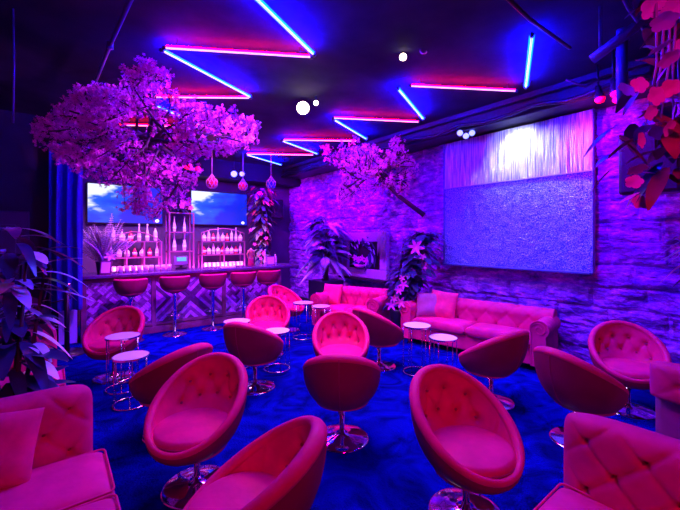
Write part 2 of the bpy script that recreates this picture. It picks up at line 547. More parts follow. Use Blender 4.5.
def tube_light(a, b, kind, label):
    a = Vector(a); b = Vector(b)
    t = thing('neon_tube', label, 'tube light', (a + b) / 2, atan2((b - a).y, (b - a).x), 'zigzag tube lights on the ceiling')
    ln = (b - a).length
    core, gl = (tube_core, tube_blue) if kind == 'blue' else (tube_corep, tube_pink)
    mb = MB(); mb.tube([(-ln / 2, 0, 0), (ln / 2, 0, 0)], .009, 10); mb.build('light_core', core, t)
    mb = MB()
    for s in (-1, 1):
        mb.tube([(-ln / 2 + .01, s * .015, .009), (ln / 2 - .01, s * .015, .009)], .0085, 8)
    mb.build('colour_sleeve', gl, t)
    for s in (-1, 1):
        mb = MB(); mb.tube([(s * (ln / 2 + .03), 0, 0), (s * ln / 2, 0, 0)], .02, 10); mb.build('end_cap', blackplastic, t)
        mb = MB(); mb.tube([(s * (ln / 2 - .1), 0, .01), (s * (ln / 2 - .1), 0, H - ZT)], .004, 6); mb.build('hanger', blackplastic, t)
    return t


def tl(x0, y0, x1, y1, kind, label):
    d0 = F * (ZT - CAMZ) / (238 - y0); d1 = F * (ZT - CAMZ) / (238 - y1)
    tube_light(G(x0, d0, ZT), G(x1, d1, ZT), kind, label)


tl(240, -17, 313, 54, 'blue', 'blue tube running off the top of frame, upper middle')
tl(166, 48, 310, 57, 'pink', 'longest pink tube, above the large blossom tree')
tl(163, 51, 250, 97, 'blue', 'blue tube slanting from the left end of longest pink tube')
tl(147, 97, 249, 98, 'pink', 'pink tube partly hidden by top of the large blossom tree')
tl(144, 101, 200, 125, 'blue', 'blue tube glimpsed through the large blossom tree')
tl(118, 125, 198, 127, 'pink', 'pink tube hidden behind the large blossom tree')
tl(532, 36, 526, 87, 'blue', 'near vertical blue tube at upper right')
tl(411, 86, 515, 91, 'pink', 'pink tube at the upper right beside near vertical blue tube')
tl(398, 89, 423, 119, 'blue', 'blue tube beneath the small spotlight, upper middle')
tl(334, 118, 418, 122, 'pink', 'pink tube just above the small blossom tree')
tl(334, 120, 366, 139, 'blue', 'blue tube ending behind top of small blossom tree')
tl(284, 140, 356, 141, 'pink', 'pink tube running into the small blossom tree')
tl(282, 141, 317, 154, 'blue', 'blue tube left of the small blossom tree')
tl(247, 154, 313, 155, 'pink', 'farthest pink tube, above the second television')
tl(247, 155, 281, 165, 'blue', 'farthest blue tube, above the hanging glass balls')

# ------------------------------------------------------------------ swivel tub chair
def chair_rim(g, a=.325, b=.345, zf=.375, zb=.785):
    """g=0 front (-Y), pi = back"""
    k = (1 - cos(g)) / 2
    z = zf + (zb - zf) * k
    y = -b * cos(g) + .0 * k + .02
    x = a * sin(g)
    return Vector((x, y, z))


BOT = Vector((0, -.05, .265))


def shell_pt(g, ph, ins=0.0, zb=0.0, flat=.70):
    rp = chair_rim(g)
    r = max(0.0, cos(ph)) ** flat
    s = sin(ph)
    x = rp.x * r * (1 - ins); y = BOT.y + (rp.y - BOT.y) * r * (1 - ins)
    z = rp.z - (rp.z - BOT.z - zb) * s
    return Vector((x, y, z))


BUTTONS = [(pi + d, p_) for d, p_ in ((-.75, .30), (-.25, .30), (.25, .30), (.75, .30), (-.5, .62), (0, .62), (.5, .62), (-1.0, .62), (1.0, .62))]


SEGS = [(0, 4), (4, 1), (1, 5), (5, 2), (2, 6), (6, 3), (0, 7), (3, 8)]


def make_chair():
    t = thing('tub_chair', 'x', 'chair')
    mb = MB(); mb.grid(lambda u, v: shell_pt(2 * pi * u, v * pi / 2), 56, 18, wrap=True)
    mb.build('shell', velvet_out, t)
    pos = [shell_pt(g, p_, .13, .08) for g, p_ in BUTTONS]

    def inner(u, v):
        g = 2 * pi * u; ph = v * 1.25
        p = shell_pt(g, ph, .13, .08)
        c = Vector((0, 0, .75))
        n = (p - c); n.z *= .4; n.normalize()
        q = p.copy()
        if .25 < u < .75:
            d = 0
            for bpz in pos:
                dd = (p - bpz).length
                d += .027 * exp(-(dd / .034) ** 2)
            cr = 0
            for a_, b_ in SEGS:
                A_, B_ = pos[a_], pos[b_]
                ab = B_ - A_
                k_ = max(0, min(1, (p - A_).dot(ab) / ab.dot(ab)))
                cr = max(cr, exp(-((p - A_ - ab * k_).length / .014) ** 2))
            d += .013 * cr
            q += n * (d - .008)
        return q
    mb = MB(); mb.grid(inner, 168, 46, wrap=True); mb.build('tufted_lining', velvet, t)
    # padded rim
    mb = MB()
    n, m = 72, 10
    pts = []
    for i in range(n):
        g = 2 * pi * i / n
        A = chair_rim(g); I = shell_pt(g, 0.0, .165, .08)
        mid = (A + I) / 2
        h = (A - I) / 2
        h *= 1.12
        up = Vector((0, -.35, .93)) * .032
        for k in range(m):
            th = 2 * pi * k / m
            pts.append(mid + h * cos(th) + up * sin(th))
    fs = [(i * m + k, i * m + (k + 1) % m, ((i + 1) % n) * m + (k + 1) % m, ((i + 1) % n) * m + k) for i in range(n) for k in range(m)]
    mb.add(pts, fs); mb.build('padded_rim', velvet, t, merge=True)
    # seat cushion
    def cush(u, v):
        g = 2 * pi * u
        if v < .5:
            r = (v * 2) ** .8 * .22; z = .50 + .012 * (1 - (v * 2) ** 2)
        elif v < .8:
            q = (v - .5) / .3 * pi / 2
            r = .22 + .03 * sin(q); z = .455 + .045 * cos(q)
        else:
            r = .25 - .03 * (v - .8) * 5; z = .455 - .1 * (v - .8) * 5
        yy = -cos(g) * r
        return (sin(g) * r * 1.03, yy * 1.0 - .045, z - .05 +  .05 * max(0, -yy) * -.3)
    mb = MB(); mb.grid(cush, 40, 18, wrap=True); sc_ = mb.build('seat_cushion', velvet, t)
    mb = MB(); mb.tube([Vector(cush(k / 48, .79)) + Vector((0, 0, .004)) for k in range(48)], .006, 6, closed=True); mb.build('piping', button_m, sc_)
    # buttons
    for i, (g, p_) in enumerate(BUTTONS):
        p = pos[i]
        c = Vector((0, 0, .75)); nn = p - c; nn.z *= .4; nn.normalize()
        mb = MB(); mb.lathe([(0, -.008), (.008, -.006), (.011, 0), (.008, .006), (0, .008)], 8)
        mb.build('button', button_m, t, loc=p + nn * .012)
    # centre seam down the back
    mb = MB(); mb.tube([shell_pt(pi, q * .12) + Vector((0, .0015, -.001)) for q in range(0, 12)], .0035, 6)
    mb.build('back_seam', button_m, t)
    mb = MB(); mb.lathe([(.0, .275), (.09, .275), (.085, .26), (.035, .25), (.03, .2), (.022, .19), (.022, .05)], 20)
    mb.build('pedestal', chrome, t)
    mb = MB(); mb.lathe([(.022, .07), (.03, .045), (.07, .03), (.14, .018), (.215, .010), (.228, .004), (.228, 0.0), (0, 0)], 40)
    mb.build('chrome_base', chrome, t)
    return t


proto_chair = make_chair()
# (px, depth, facing degrees: 0 = to camera, + = to picture right), label
CH = [
    (114, 4.45, 8, 'pink tub chair nearest the left end of the bar, behind two drum tables'),
    (171, 3.2, -122, 'dark pink tub chair seen from behind, between drum tables and large facing chair'),
    (197, 2.5, -10, 'large pink tub chair with buttoned back and whole seat in view, left of centre front'),
    (249, 1.72, -90, 'nearest tub chair, cut off by the bottom edge, turned left'),
    (255, 4.15, 160, 'tub chair seen from behind between the two middle drum tables'),
    (268, 5.35, 14, 'round-looking pink tub chair behind the middle drum tables'),
    (287, 6.75, 58, 'farthest small tub chair beside the bar end and corner sofa'),
    (341, 4.12, 4, 'pink tub chair facing the camera in the very centre of the room'),
    (342, 3.1, 176, 'dark tub chair seen from behind, with full round chrome base, centre'),
    (379, 4.85, 128, 'tub chair in profile between the centre chair and the long sofa'),
    (466, 2.25, 22, 'large pink tub chair at front, right of centre, seat facing right'),
    (491, 3.8, -150, 'tub chair seen from behind in front of the long tufted sofa'),
    (580, 3.05, 112, 'dark tub chair from behind, tilting down right, between long sofa and buttoned chair'),
    (628, 3.62, -26, 'pink tub chair with buttoned back against stone wall at right'),
]
first = True
for px, d, fa, lab in CH:
    p = G(px, d)
    # direction chair front must point to: toward the camera plane, rotated
    base = atan2(-FY, -FX) if False else None
    # facing 0 -> -forward ; +90 -> right
    a_ = radians(fa)
    dx = -FX * cos(a_) + RX * sin(a_); dy = -FY * cos(a_) + RY * sin(a_)
    rz = atan2(dy, dx) + pi / 2
    if first:
        proto_chair.location = p; proto_chair.rotation_euler = (0, 0, rz); proto_chair['label'] = lab
        proto_chair['group'] = 'pink swivel tub chairs'
        first = False
    else:
        dup(proto_chair, p, rz, lab, 'pink swivel tub chairs')


# ------------------------------------------------------------------ drum side tables
def make_table(h, r=.175):
    t = thing('drum_table', 'x', 'table')
    mb = MB(); mb.lathe([(0, h - .012), (r - .006, h - .012), (r - .006, h), (0, h)], 40); mb.build('tabletop', white_top, t, smooth=False)
    mb = MB(); mb.lathe([(r - .006, h - .016), (r + .004, h - .016), (r + .004, h + .002), (r - .006, h + .002), (r - .006, h - .016)], 40)
    mb.build('rim', wire_m, t, smooth=False)
    for k in range(6):
        g = 2 * pi * k / 6 + .3
        mb = MB(); mb.tube([(cos(g) * (r - .006), sin(g) * (r - .006), .01), (cos(g) * (r - .006), sin(g) * (r - .006), h - .01)], .0055, 8)
        mb.build('rod', wire_m, t)
    mb = MB(); mb.tube([(cos(2 * pi * k / 40) * (r - .006), sin(2 * pi * k / 40) * (r - .006), .012) for k in range(40)], .008, 8, closed=True)
    mb.build('base_ring', wire_m, t)
    return t


tall = make_table(.60); low = make_table(.5, .168)
TB = [
    (123, 4.1, 'tall', 'taller white-topped drum table in front of the leftmost tub chair'),
    (131, 3.72, 'low', 'lower white-topped drum table nearest the left, beside a dark chair'),
    (237, 4.82, 'tall', 'taller drum table half hidden behind a chair, left of middle'),
    (277, 4.72, 'low', 'lower drum table right of the chair seen from behind, middle'),
    (303, 6.2, 'tall', 'farthest taller drum table before the corner sofa'),
    (321, 6.42, 'low', 'farthest lower drum table before the corner sofa'),
    (417, 4.6, 'tall', 'taller drum table before the left arm of the long sofa'),
    (443, 4.4, 'low', 'lower drum table in front of the long sofa'),
]
used = {}
for px, d, k, lab in TB:
    pr = tall if k == 'tall' else low
    if k not in used:
        pr.location = G(px, d); pr['label'] = lab; pr['group'] = 'white-topped wire drum tables'; used[k] = 1
    else:
        dup(pr, G(px, d), 0, lab, 'white-topped wire drum tables')

# ------------------------------------------------------------------ bar
bar = thing('bar_counter', 'long bar counter with diagonal wooden plank front and lacquered top', 'bar', (0, 7.2, 0))
mb = MB(); mb.box((2.18, .27, .5), (3.62, .42, 1.0)); mb.build('body', darkwood, bar, smooth=False)
mb = MB(); mb.box((2.39, .22, 1.065), (4.04, .72, .055)); mb.build('worktop', bartop_m, bar, smooth=False, bevel=.012)
mb = MB(); mb.box((2.185, .0, 1.0), (3.64, .05, .08)); mb.box((2.185, -.0, .06), (3.64, .07, .12)); mb.box((2.185, .0, .16), (3.64, .05, .05))
for u in (.40, 1.43, 2.71, 3.97):
    mb.box((u, 0, .52), (.075, .06, .98))
mb.build('front_frame', darkwood, bar, smooth=False, bevel=.006)


def clip(poly, a, b, c):
    out = []
    n = len(poly)
    for i in range(n):
        p, q = poly[i], poly[(i + 1) % n]
        dp = a * p[0] + b * p[1] - c; dq = a * q[0] + b * q[1] - c
        if dp <= 0: out.append(p)
        if (dp < 0 < dq) or (dq < 0 < dp):
            s = dp / (dp - dq)
            out.append((p[0] + (q[0] - p[0]) * s, p[1] + (q[1] - p[1]) * s))
    return out


def clip_rect(poly, u0, u1, z0, z1):
    for a, b, c in ((1, 0, u1), (-1, 0, -u0), (0, 1, z1), (0, -1, -z0)):
        if len(poly) < 3: return []
        poly = clip(poly, a, b, c)
    return poly if len(poly) >= 3 else []


def slab(mb, poly, y0, y1, mi):
    n = len(poly)
    vs = [(p[0], y0, p[1]) for p in poly] + [(p[0], y1, p[1]) for p in poly]
    fs = [tuple(range(n)), tuple(range(n, 2 * n))[::-1]] + [(i, i + n, (i + 1) % n + n, (i + 1) % n) for i in range(n)]
    mb.add(vs, fs, mi)


def weave(u0, u1, z0, z1):
    mb = MB()
    rnd = random.Random(int(u0 * 100))
    cx, cz = (u0 + u1) / 2, (z0 + z1) / 2
    c45 = s45 = cos(pi / 4)
    P = .118
    for i in range(-9, 10):
        for j in range(-9, 10):
            for k in (-1, 0, 1):
                a, b_ = P / 2 - .003, P / 6 - .003
                o = k * P / 3
                r = [(-a, o - b_), (a, o - b_), (a, o + b_), (-a, o + b_)]
                if (i + j) % 2: r = [(-z, x) for x, z in r]
                tone = rnd.choice([0, 0, 0, 1]) if (i + j) % 2 else rnd.choice([0, 1, 1, 2])
                poly = [(cx + (x + i * P) * c45 - (z + j * P) * s45, cz + (x + i * P) * s45 + (z + j * P) * c45) for x, z in r]
                poly = clip_rect(poly, u0, u1, z0, z1)
                if poly: slab(mb, poly, .005 - rnd.random() * .02, .06, tone)
    return mb


def chevron(u0, u1, z0, z1):
    mb = MB()
    rnd = random.Random(3)
    cx, cz = (u0 + u1) / 2, (z0 + z1) / 2 + .02
    W_ = .085
    for sx in (-1, 1):
        for sz in (-1, 1):
            for k in range(-14, 14):
                c0, c1 = k * W_ + .004, (k + 1) * W_ - .004
                # band |x|-|z| in [c0,c1]
                poly = [(0 if sx > 0 else u0 - cx, 0 if sz > 0 else z0 - cz), (u1 - cx if sx > 0 else 0, 0 if sz > 0 else z0 - cz),
                        (u1 - cx if sx > 0 else 0, z1 - cz if sz > 0 else 0), (0 if sx > 0 else u0 - cx, z1 - cz if sz > 0 else 0)]
                poly = clip(poly, sx, -sz, c1)
                if len(poly) < 3: continue
                poly = clip(poly, -sx, sz, -c0)
                if len(poly) < 3: continue
                mi = [2, 0, 1, 0, 2, 0, 0][abs(k if k >= 0 else -k - 1) % 7]
                slab(mb, [(x + cx, z + cz) for x, z in poly], .0 - rnd.random() * .012 + (.012 if mi == 2 else 0), .06, mi)
    return mb


for fn, u0, u1 in ((weave, .44, 1.39), (chevron, 1.47, 2.67), (weave, 2.75, 3.93)):
    fn(u0, u1, .19, .96).build('plank_panel', [wood_a, wood_b, wood_c], bar, smooth=False)

# back counter
bc = thing('back_counter', 'pink-lit counter running below the bottle racks', 'counter', (2.3, 8.9, 0))
mb = MB(); mb.box((0, .02, .45), (3.9, .5, .9)); mb.build('body', darkwood, bc, smooth=False)
mb = MB(); mb.box((0, 0, .925), (3.95, .6, .05)); mb.build('worktop', bartop_m, bc, smooth=False, bevel=.01)


# bar stools
def make_stool():
    t = thing('bar_stool', 'x', 'bar stool')
    def rim(g):
        k = min(1.0, max(0.0, (1 - cos(g)) / 2 * 1.9 - .25))
        k = k * k * (3 - 2 * k)
        return Vector((.25 * sin(g), -.2 * cos(g) + .02, .84 + .18 * k))
    def sh(u, v, ins=0.0):
        g = 2 * pi * u; rp = rim(g); ph = v * pi / 2
        r = cos(ph) ** .85 * (1 - ins)
        return Vector((rp.x * r, rp.y * r, rp.z - (rp.z - .73 - ins * .3) * sin(ph)))
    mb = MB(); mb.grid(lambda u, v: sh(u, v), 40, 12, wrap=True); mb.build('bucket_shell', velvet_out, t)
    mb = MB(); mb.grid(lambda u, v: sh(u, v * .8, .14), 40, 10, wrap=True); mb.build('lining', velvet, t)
    mb = MB(); mb.tube([(rim(2 * pi * k / 40) + (rim(2 * pi * k / 40) * .86)) / 2 * 1.0 if False else Vector((rim(2 * pi * k / 40).x * .93, rim(2 * pi * k / 40).y * .93, rim(2 * pi * k / 40).z)) for k in range(40)], .02, 8, closed=True)
    mb.build('padded_rim', velvet, t)
    mb = MB(); mb.lathe([(0, .77), (.15, .77), (.18, .79), (.175, .82), (.15, .84), (0, .845)], 24, sy=.85); mb.build('seat_cushion', velvet, t)
    mb = MB(); mb.lathe([(.08, .74), (.06, .72), (.03, .70), (.03, .35), (.024, .34), (.024, .04)], 16); mb.build('post', chrome, t)
    mb = MB(); mb.lathe([(.024, .06), (.06, .035), (.15, .018), (.2, .008), (.2, 0), (0, 0)], 32); mb.build('chrome_base', chrome, t)
    mb = MB()
    pts = [(.13 * sin(a), -.13 * cos(a) - .1, .33) for a in [radians(x) for x in range(-110, 111, 20)]]
    mb.tube([(.02, 0, .33)] + pts[::-1] + [(-.02, 0, .33)], .009, 8); mb.build('footrest', chrome, t)
    return t


ps = make_stool()
ST = [(1.02, 'bar stool at the left end of the bar, above the leftmost tub chair'), (1.70, 'second bar stool from the left, before the chevron planks'),
      (2.37, 'middle bar stool of five at the bar'), (2.97, 'fourth bar stool from the left along the bar'), (3.52, 'bar stool at the right end of the bar')]
for i, (u, lab) in enumerate(ST):
    rz = pi + radians([-12, -10, -8, -10, -5][i])
    if i == 0:
        ps.location = (u, 6.84, 0); ps.rotation_euler = (0, 0, rz); ps['label'] = lab; ps['group'] = 'bar stools along the counter'
    else:
        dup(ps, (u, 6.84, 0), rz, lab, 'bar stools along the counter')


# televisions
def tv(u, z, lab):
    t = thing('television', lab, 'television', (u, 9.18, z), 0, 'televisions over the bar')
    mb = MB(); mb.box((0, 0, 0), (1.46, .05, .85)); mb.build('housing', blackplastic, t, smooth=False, bevel=.008)
    mb = MB(); mb.box((0, -.028, .005), (1.42, .006, .81)); mb.build('screen', tv_m, t, smooth=False)
    mb = MB(); mb.lathe([(0, 0), (.035, 0), (.035, .004), (0, .004)], 20, sx=1.2, sy=1)
    o = mb.build('screen_logo', mat('white_logo', (1, 1, 1), emit=(1, 1, 1), es=1.3), t, loc=(.6, -.033, -.34)); o.rotation_euler = (radians(90), 0, 0)
    mb = MB(); mb.box((0, .035, 0), (.4, .03, .3)); mb.build('wall_bracket', black, t, smooth=False)
    return t


tv(1.29, 2.43, 'left television with cloudy blue sky, partly behind blossom')
tv(3.36, 2.44, 'right television with cloudy blue sky, over the glass rack')


# ------------------------------------------------------------------ racks and bottles
def rack(name, u0, u1, z0, shelves, d, label, cat='shelf rack', posts=(0, 1), m=copper):
    t = thing(name, label, cat, ((u0 + u1) / 2, 8.9, z0))
    w_ = (u1 - u0)
    top = shelves[-1] - z0
    for fx in posts:
        x = -w_ / 2 + w_ * fx
        for y in (-d / 2, d / 2):
            mb = MB(); mb.box((x, y, top / 2), (.03, .025, top)); mb.build('upright', m, t, smooth=False)
    for s in shelves:
        mb = MB(); mb.box((0, 0, s - z0 - .01), (w_ + .03, d + .02, .022)); mb.build('shelf', m, t, smooth=False)
    return t


rack('bottle_rack', .90, 1.90, .955, [1.29, 1.63], .26, 'low pink wire rack of bottles under the left television', posts=(0, .33, .66, 1))
mb = MB()
pts = [(-.5 + 1.0 * k / 20, 0, .675 + .2 * sin(pi * k / 20) ** .8 if 0 < k < 20 else .675) for k in range(21)]
mb.tube([(1.4 + p[0], 8.85, .955 + p[2]) for p in pts], .012, 8)
tag(mb.build('arched_rail', copper), 'thin arched pink rail over the left bottle rack', 'rail')
rack('display_tower', 2.06, 2.58, .955, [1.40, 1.84, 2.28], .3, 'tall square pink shelf tower between the televisions')
rack('glass_rack', 2.78, 3.84, .955, [1.30, 1.62], .26, 'wide pink rack crowded with bottles under the right television', posts=(0, .5, 1))
mb = MB()
mb.tube([(2.78, 8.8, 1.62), (2.78, 8.8, 1.82), (3.0, 8.8, 1.9), (3.3, 8.8, 1.94), (3.6, 8.8, 1.9), (3.84, 8.8, 1.82), (3.84, 8.8, 1.62)], .012, 8)
tag(mb.build('arched_rail', copper), 'thin arched rail on top of the right glass rack', 'rail')


def make_bottle(kind, m):
    t = thing('bottle', 'x', 'bottle')
    if kind == 0: pr = [(0, 0), (.036, 0), (.038, .01), (.038, .17), (.03, .2), (.013, .23), (.012, .29)]; top = .29
    elif kind == 1: pr = [(0, 0), (.05, 0), (.055, .02), (.055, .1), (.04, .14), (.014, .16), (.013, .21)]; top = .21
    elif kind == 2: pr = [(0, 0), (.033, 0), (.034, .01), (.034, .13), (.02, .2), (.012, .25), (.012, .33)]; top = .33
    else: pr = [(0, 0), (.045, .0), (.048, .01), (.04, .13), (.018, .16), (.016, .2)]; top = .2
    mb = MB(); mb.lathe(pr, 14); mb.build('glass_body', m, t)
    mb = MB(); mb.lathe([(.015, top - .02), (.016, top - .02), (.016, top + .02), (0, top + .02)], 10); mb.build('cap', [black, copper, label_m][kind % 3], t)
    rr = [.0395, .0565, .0355, .0475][kind]
    mb = MB(); mb.lathe([(rr - .002, .04), (rr, .04), (rr, .1), (rr - .002, .1)], 14); mb.build('label_band', label_m, t)
    return t


protos = [make_bottle(0, glass_m), make_bottle(1, glass_m), make_bottle(2, glass_m), make_bottle(3, glass_red)]
ORD = ['leftmost', 'second', 'third', 'fourth', 'fifth', 'sixth', 'seventh', 'eighth', 'ninth', 'tenth']
pused = set()


def put(k, x, y, z, lab, grp, s=1.0):
    p_ = protos[k]
    if k not in pused:
        pused.add(k); p_.location = (x, y, z); p_['label'] = lab; p_['group'] = grp; p_.scale = (s, s, s)
    else:
        dup(p_, (x, y, z), 0, lab, grp, (s, s, s))


rnd = random.Random(5)
for k in range(6):
    put([0, 1, 3, 2, 2, 0][k], 1.0 + k * .16, 8.88, 1.64, ORD[k] + ' bottle from the left on the upper shelf of left low rack', 'bottles on the upper shelf of the left rack', 1.05)
for k in range(7):
    put([0, 1, 1, 3, 1, 3, 2][k], .96 + k * .145, 8.88, 1.30, ORD[k] + ' bottle from the left on the lower shelf of left low rack', 'bottles on the lower shelf of the left rack', .95)
for k in range(2):
    put(2, 2.2 + k * .22, 8.9, 1.85, ['left', 'right'][k] + ' white bottle on the upper shelf of square tower', 'bottles on the tower upper shelf', 1.0)
    put(2, 2.2 + k * .22, 8.9, 1.41, ['left', 'right'][k] + ' tall white bottle on the middle shelf of square tower', 'bottles on the tower middle shelf', 1.15)
for k in range(9):
    put([1, 0, 3, 2, 1, 3, 0, 2, 1][k], 2.86 + k * .114, 8.88, 1.63, ORD[k] + ' bottle from the left on the upper shelf of right crowded rack', 'bottles on the upper shelf of the right rack', .95)
    put([3, 1, 0, 1, 3, 1, 1, 3, 0][k], 2.86 + k * .114, 8.88, 1.31, ORD[k] + ' bottle from the left on the lower shelf of right crowded rack', 'bottles on the lower shelf of the right rack', .95)
put(2, 3.72, 7.38, 1.093, 'clear bottle beside the framed sign on bar end', 'bottles on the bar end', 1.0)
put(0, 3.98, 7.4, 1.093, 'bottle right of the framed sign on bar end', 'bottles on the bar end', .9)

# tumblers
gl = MB(); gl.lathe([(0, 0), (.035, 0), (.04, .1), (.036, .1), (.032, .01), (0, .01)], 14)
g0 = gl.build('tumbler', glass_m)
gu = False
for row, (u0, n, z, v, lab, grp) in enumerate([(.95, 9, 1.093, 7.45, 'tumbler from the left in the row on the bar top', 'tumblers on the bar top'),
                                              (1.0, 8, .951, 8.75, 'glass from the left on the back counter under left rack', 'glasses under the left rack'),
                                              (2.86, 10, .951, 8.75, 'glass from the left on the back counter under right rack', 'glasses under the right rack')]):
    for k in range(n):
        x = u0 + k * .1
        if not gu:
            o = g0; gu = True
        else:
            o = g0.copy(); C.objects.link(o)
        o.location = (x, v + .03 * (k % 2), z)
        if row: o.scale = (1, 1, 1.6)
        tag(o, ORD[k] + ' ' + lab, 'glass', grp)

# counter objects: frame, register, sign, figurine
def picture_stand(loc, w_, h_, m, pic, label, name='framed_card', rz=0, lean=-14):
    t = thing(name, label, 'sign', loc, rz)
    R = Matrix.Rotation(radians(lean), 3, 'X')
    mb = MB(); mb.box(R @ Vector((0, 0, h_ / 2)) , (w_, .015, h_), M=R); mb.build('frame', m, t, smooth=False)
    mb = MB(); mb.box(R @ Vector((0, -.01, h_ / 2)), (w_ - .04, .004, h_ - .04), M=R); mb.build('card', pic, t, smooth=False)
    return t


card_lit = mat('white_card', (.95, .9, .95), .5)
tablet_scr = mat('tablet_screen', (.02, .2, .4), emit=(.05, .45, .9), es=1.2)
picture_stand((.70, 7.22, 1.095), .17, .22, copper, card_lit, 'pink framed white card on the bar by the pale palm', 'framed_card', radians(-25))
picture_stand((3.84, 7.35, 1.095), .2, .2, copper, card_lit, 'pink framed white sign near the right end of bar', 'framed_sign', radians(-10), -6)
t = thing('register_terminal', 'dark register with small cyan screen on the bar', 'register', (1.95, 7.4, 1.093), radians(-10))
R = Matrix.Rotation(radians(-18), 3, 'X')
mb = MB(); mb.box((0, .04, .02), (.2, .16, .04)); mb.box((0, .06, .1), (.05, .04, .16)); mb.build('stand', blackplastic, t, smooth=False)
mb = MB(); mb.box((0, .02, .17), (.26, .025, .19), M=R); mb.build('tablet', blackplastic, t, smooth=False, bevel=.006)
mb = MB(); mb.box((.01, .004, .20), (.17, .004, .08), M=R); mb.build('screen', tablet_scr, t, smooth=False)
# figurine: female torso statue
t = thing('figurine', 'small brown female torso statue on the bar top', 'statue', (3.38, 7.38, 1.093), radians(10))
mb = MB(); mb.lathe([(0, 0), (.075, 0), (.07, .06), (.06, .12), (.065, .16), (.0, .17)], 18, sy=.75); mb.build('skirt', cloth_red, t)
mb = MB(); mb.lathe([(.058, .15), (.06, .18), (.042, .23), (.05, .28), (.062, .32), (.05, .355), (.018, .37), (.016, .39), (0, .39)], 18, sy=.7)
mb.lathe([(0, -.02), (.018, -.012), (.02, 0), (.012, .014), (0, .018)], 12, (-.026, -.03, .3)); mb.lathe([(0, -.02), (.018, -.012), (.02, 0), (.012, .014), (0, .018)], 12, (.026, -.03, .3))
mb.tube([(.06, 0, .34), (.09, .01, .26), (.075, -.01, .2)], [.018, .014, .01], 8)
mb.tube([(-.06, 0, .34), (-.09, .01, .26), (-.1, -.03, .18)], [.018, .014, .01], 8)
mb.build('torso', skin_m, t)
mb = MB(); mb.box((2.86, 7.36, 1.1), (.3, .12, .012)); tag(mb.build('bar_mat', label_m, smooth=False), 'pale mat lying on the bar right of the register', 'mat')

# ------------------------------------------------------------------ hanging net balls
def ball(px, d, y, r, m, label):
    z = CAMZ + (238 - y) / F * d
    p = G(px, d, z)
    t = thing('glass_float', label, 'ornament', p, 0, 'glass floats hung in rope nets')
    mb = MB(); mb.lathe([(r * sin(pi * k / 12), -r * cos(pi * k / 12)) for k in range(13)], 20); mb.build('ball', m, t)
    mb = MB()
    for k in range(8):
        for s in (-1, 1):
            mb.tube([((r + .004) * sin(pi * j / 10) * cos(k * pi / 4 + s * j * .16), (r + .004) * sin(pi * j / 10) * sin(k * pi / 4 + s * j * .16), -(r + .004) * cos(pi * j / 10)) for j in range(1, 9)], .006, 5)
            j = 8
            mb.tube([((r + .004) * sin(pi * j / 10) * cos(k * pi / 4 + s * j * .16), (r + .004) * sin(pi * j / 10) * sin(k * pi / 4 + s * j * .16), -(r + .004) * cos(pi * j / 10)), (0, 0, r * 1.7)], .005, 5)
    mb.build('rope_net', rope_m, t)
    mb = MB(); mb.tube([(0, 0, r * 1.65), (0, 0, H - z)], .006, 6); mb.build('cord', rope_m, t)


ball(212, 7.6, 183, .115, glass_red, 'red glass ball in rope net, left of the right television top')
ball(243, 8.1, 186, .1, glass_red, 'smaller red glass ball in net, above right television corner')
ball(271, 8.0, 184, .105, glass_blueb, 'blue glass ball in rope net beside the wall speaker')

# wall speaker
def speaker(loc, s, rz, label):
    t = thing('wall_speaker', label, 'speaker', loc, rz)
    mb = MB(); mb.box((0, 0, 0), s); mb.build('cabinet', blackplastic, t, smooth=False, bevel=.03)
    mb = MB(); mb.box((0, -s[1] / 2 - .004, 0), (s[0] * .86, .008, s[2] * .9)); mb.build('grille', mat('speaker_cloth', (.02, .02, .04), .9, bump=.6, bscale=200), t, smooth=False)
    mb = MB(); mb.box((0, s[1] / 2 + .05, 0), (.06, .1, .1)); mb.build('bracket', black, t, smooth=False)


speaker((4.88, 9.02, 2.5), (.36, .26, .52), radians(-20), 'dark speaker high on the wall in the far corner')
speaker(tuple(G(652, 3.75, 2.46)), (.5, .3, .62), radians(-90), 'dark speaker on stone wall behind the hanging orchids')

# ------------------------------------------------------------------ lamps
def lamp(px, d, y, m, label, r=.045, top=True, grp=None, aim=(0, -.5, -.8), core=None):
    z = CAMZ + (238 - y) / F * d
    p = G(px, d, z)
    t = thing('spotlight', label, 'spotlight', p, 0, grp)
    A = Vector(aim).normalized(); q = A.to_track_quat('Z', 'Y').to_matrix()
    mb = MB()
    prof = [(0, -.16), (r * .5, -.16), (r * .6, -.1), (r * 1.02, -.02), (r * 1.05, .0), (r * .98, .002)]
    m2 = MB(); m2.lathe(prof, 16); m2.v = [tuple(q @ Vector(v)) for v in m2.v]; m2.build('housing', blackplastic, t)
    m2 = MB(); m2.lathe([(r * .97, -.01), (r * .98, .005), (r * .7, .03), (0, .04)], 16); m2.v = [tuple(q @ Vector(v)) for v in m2.v]; m2.build('lens', m, t)
    e_ = -A * .15
    m2 = MB(); m2.tube([e_, (e_.x, e_.y, max(e_.z + .02, H - z))], .012, 8); m2.build('mount', blackplastic, t)
    return p


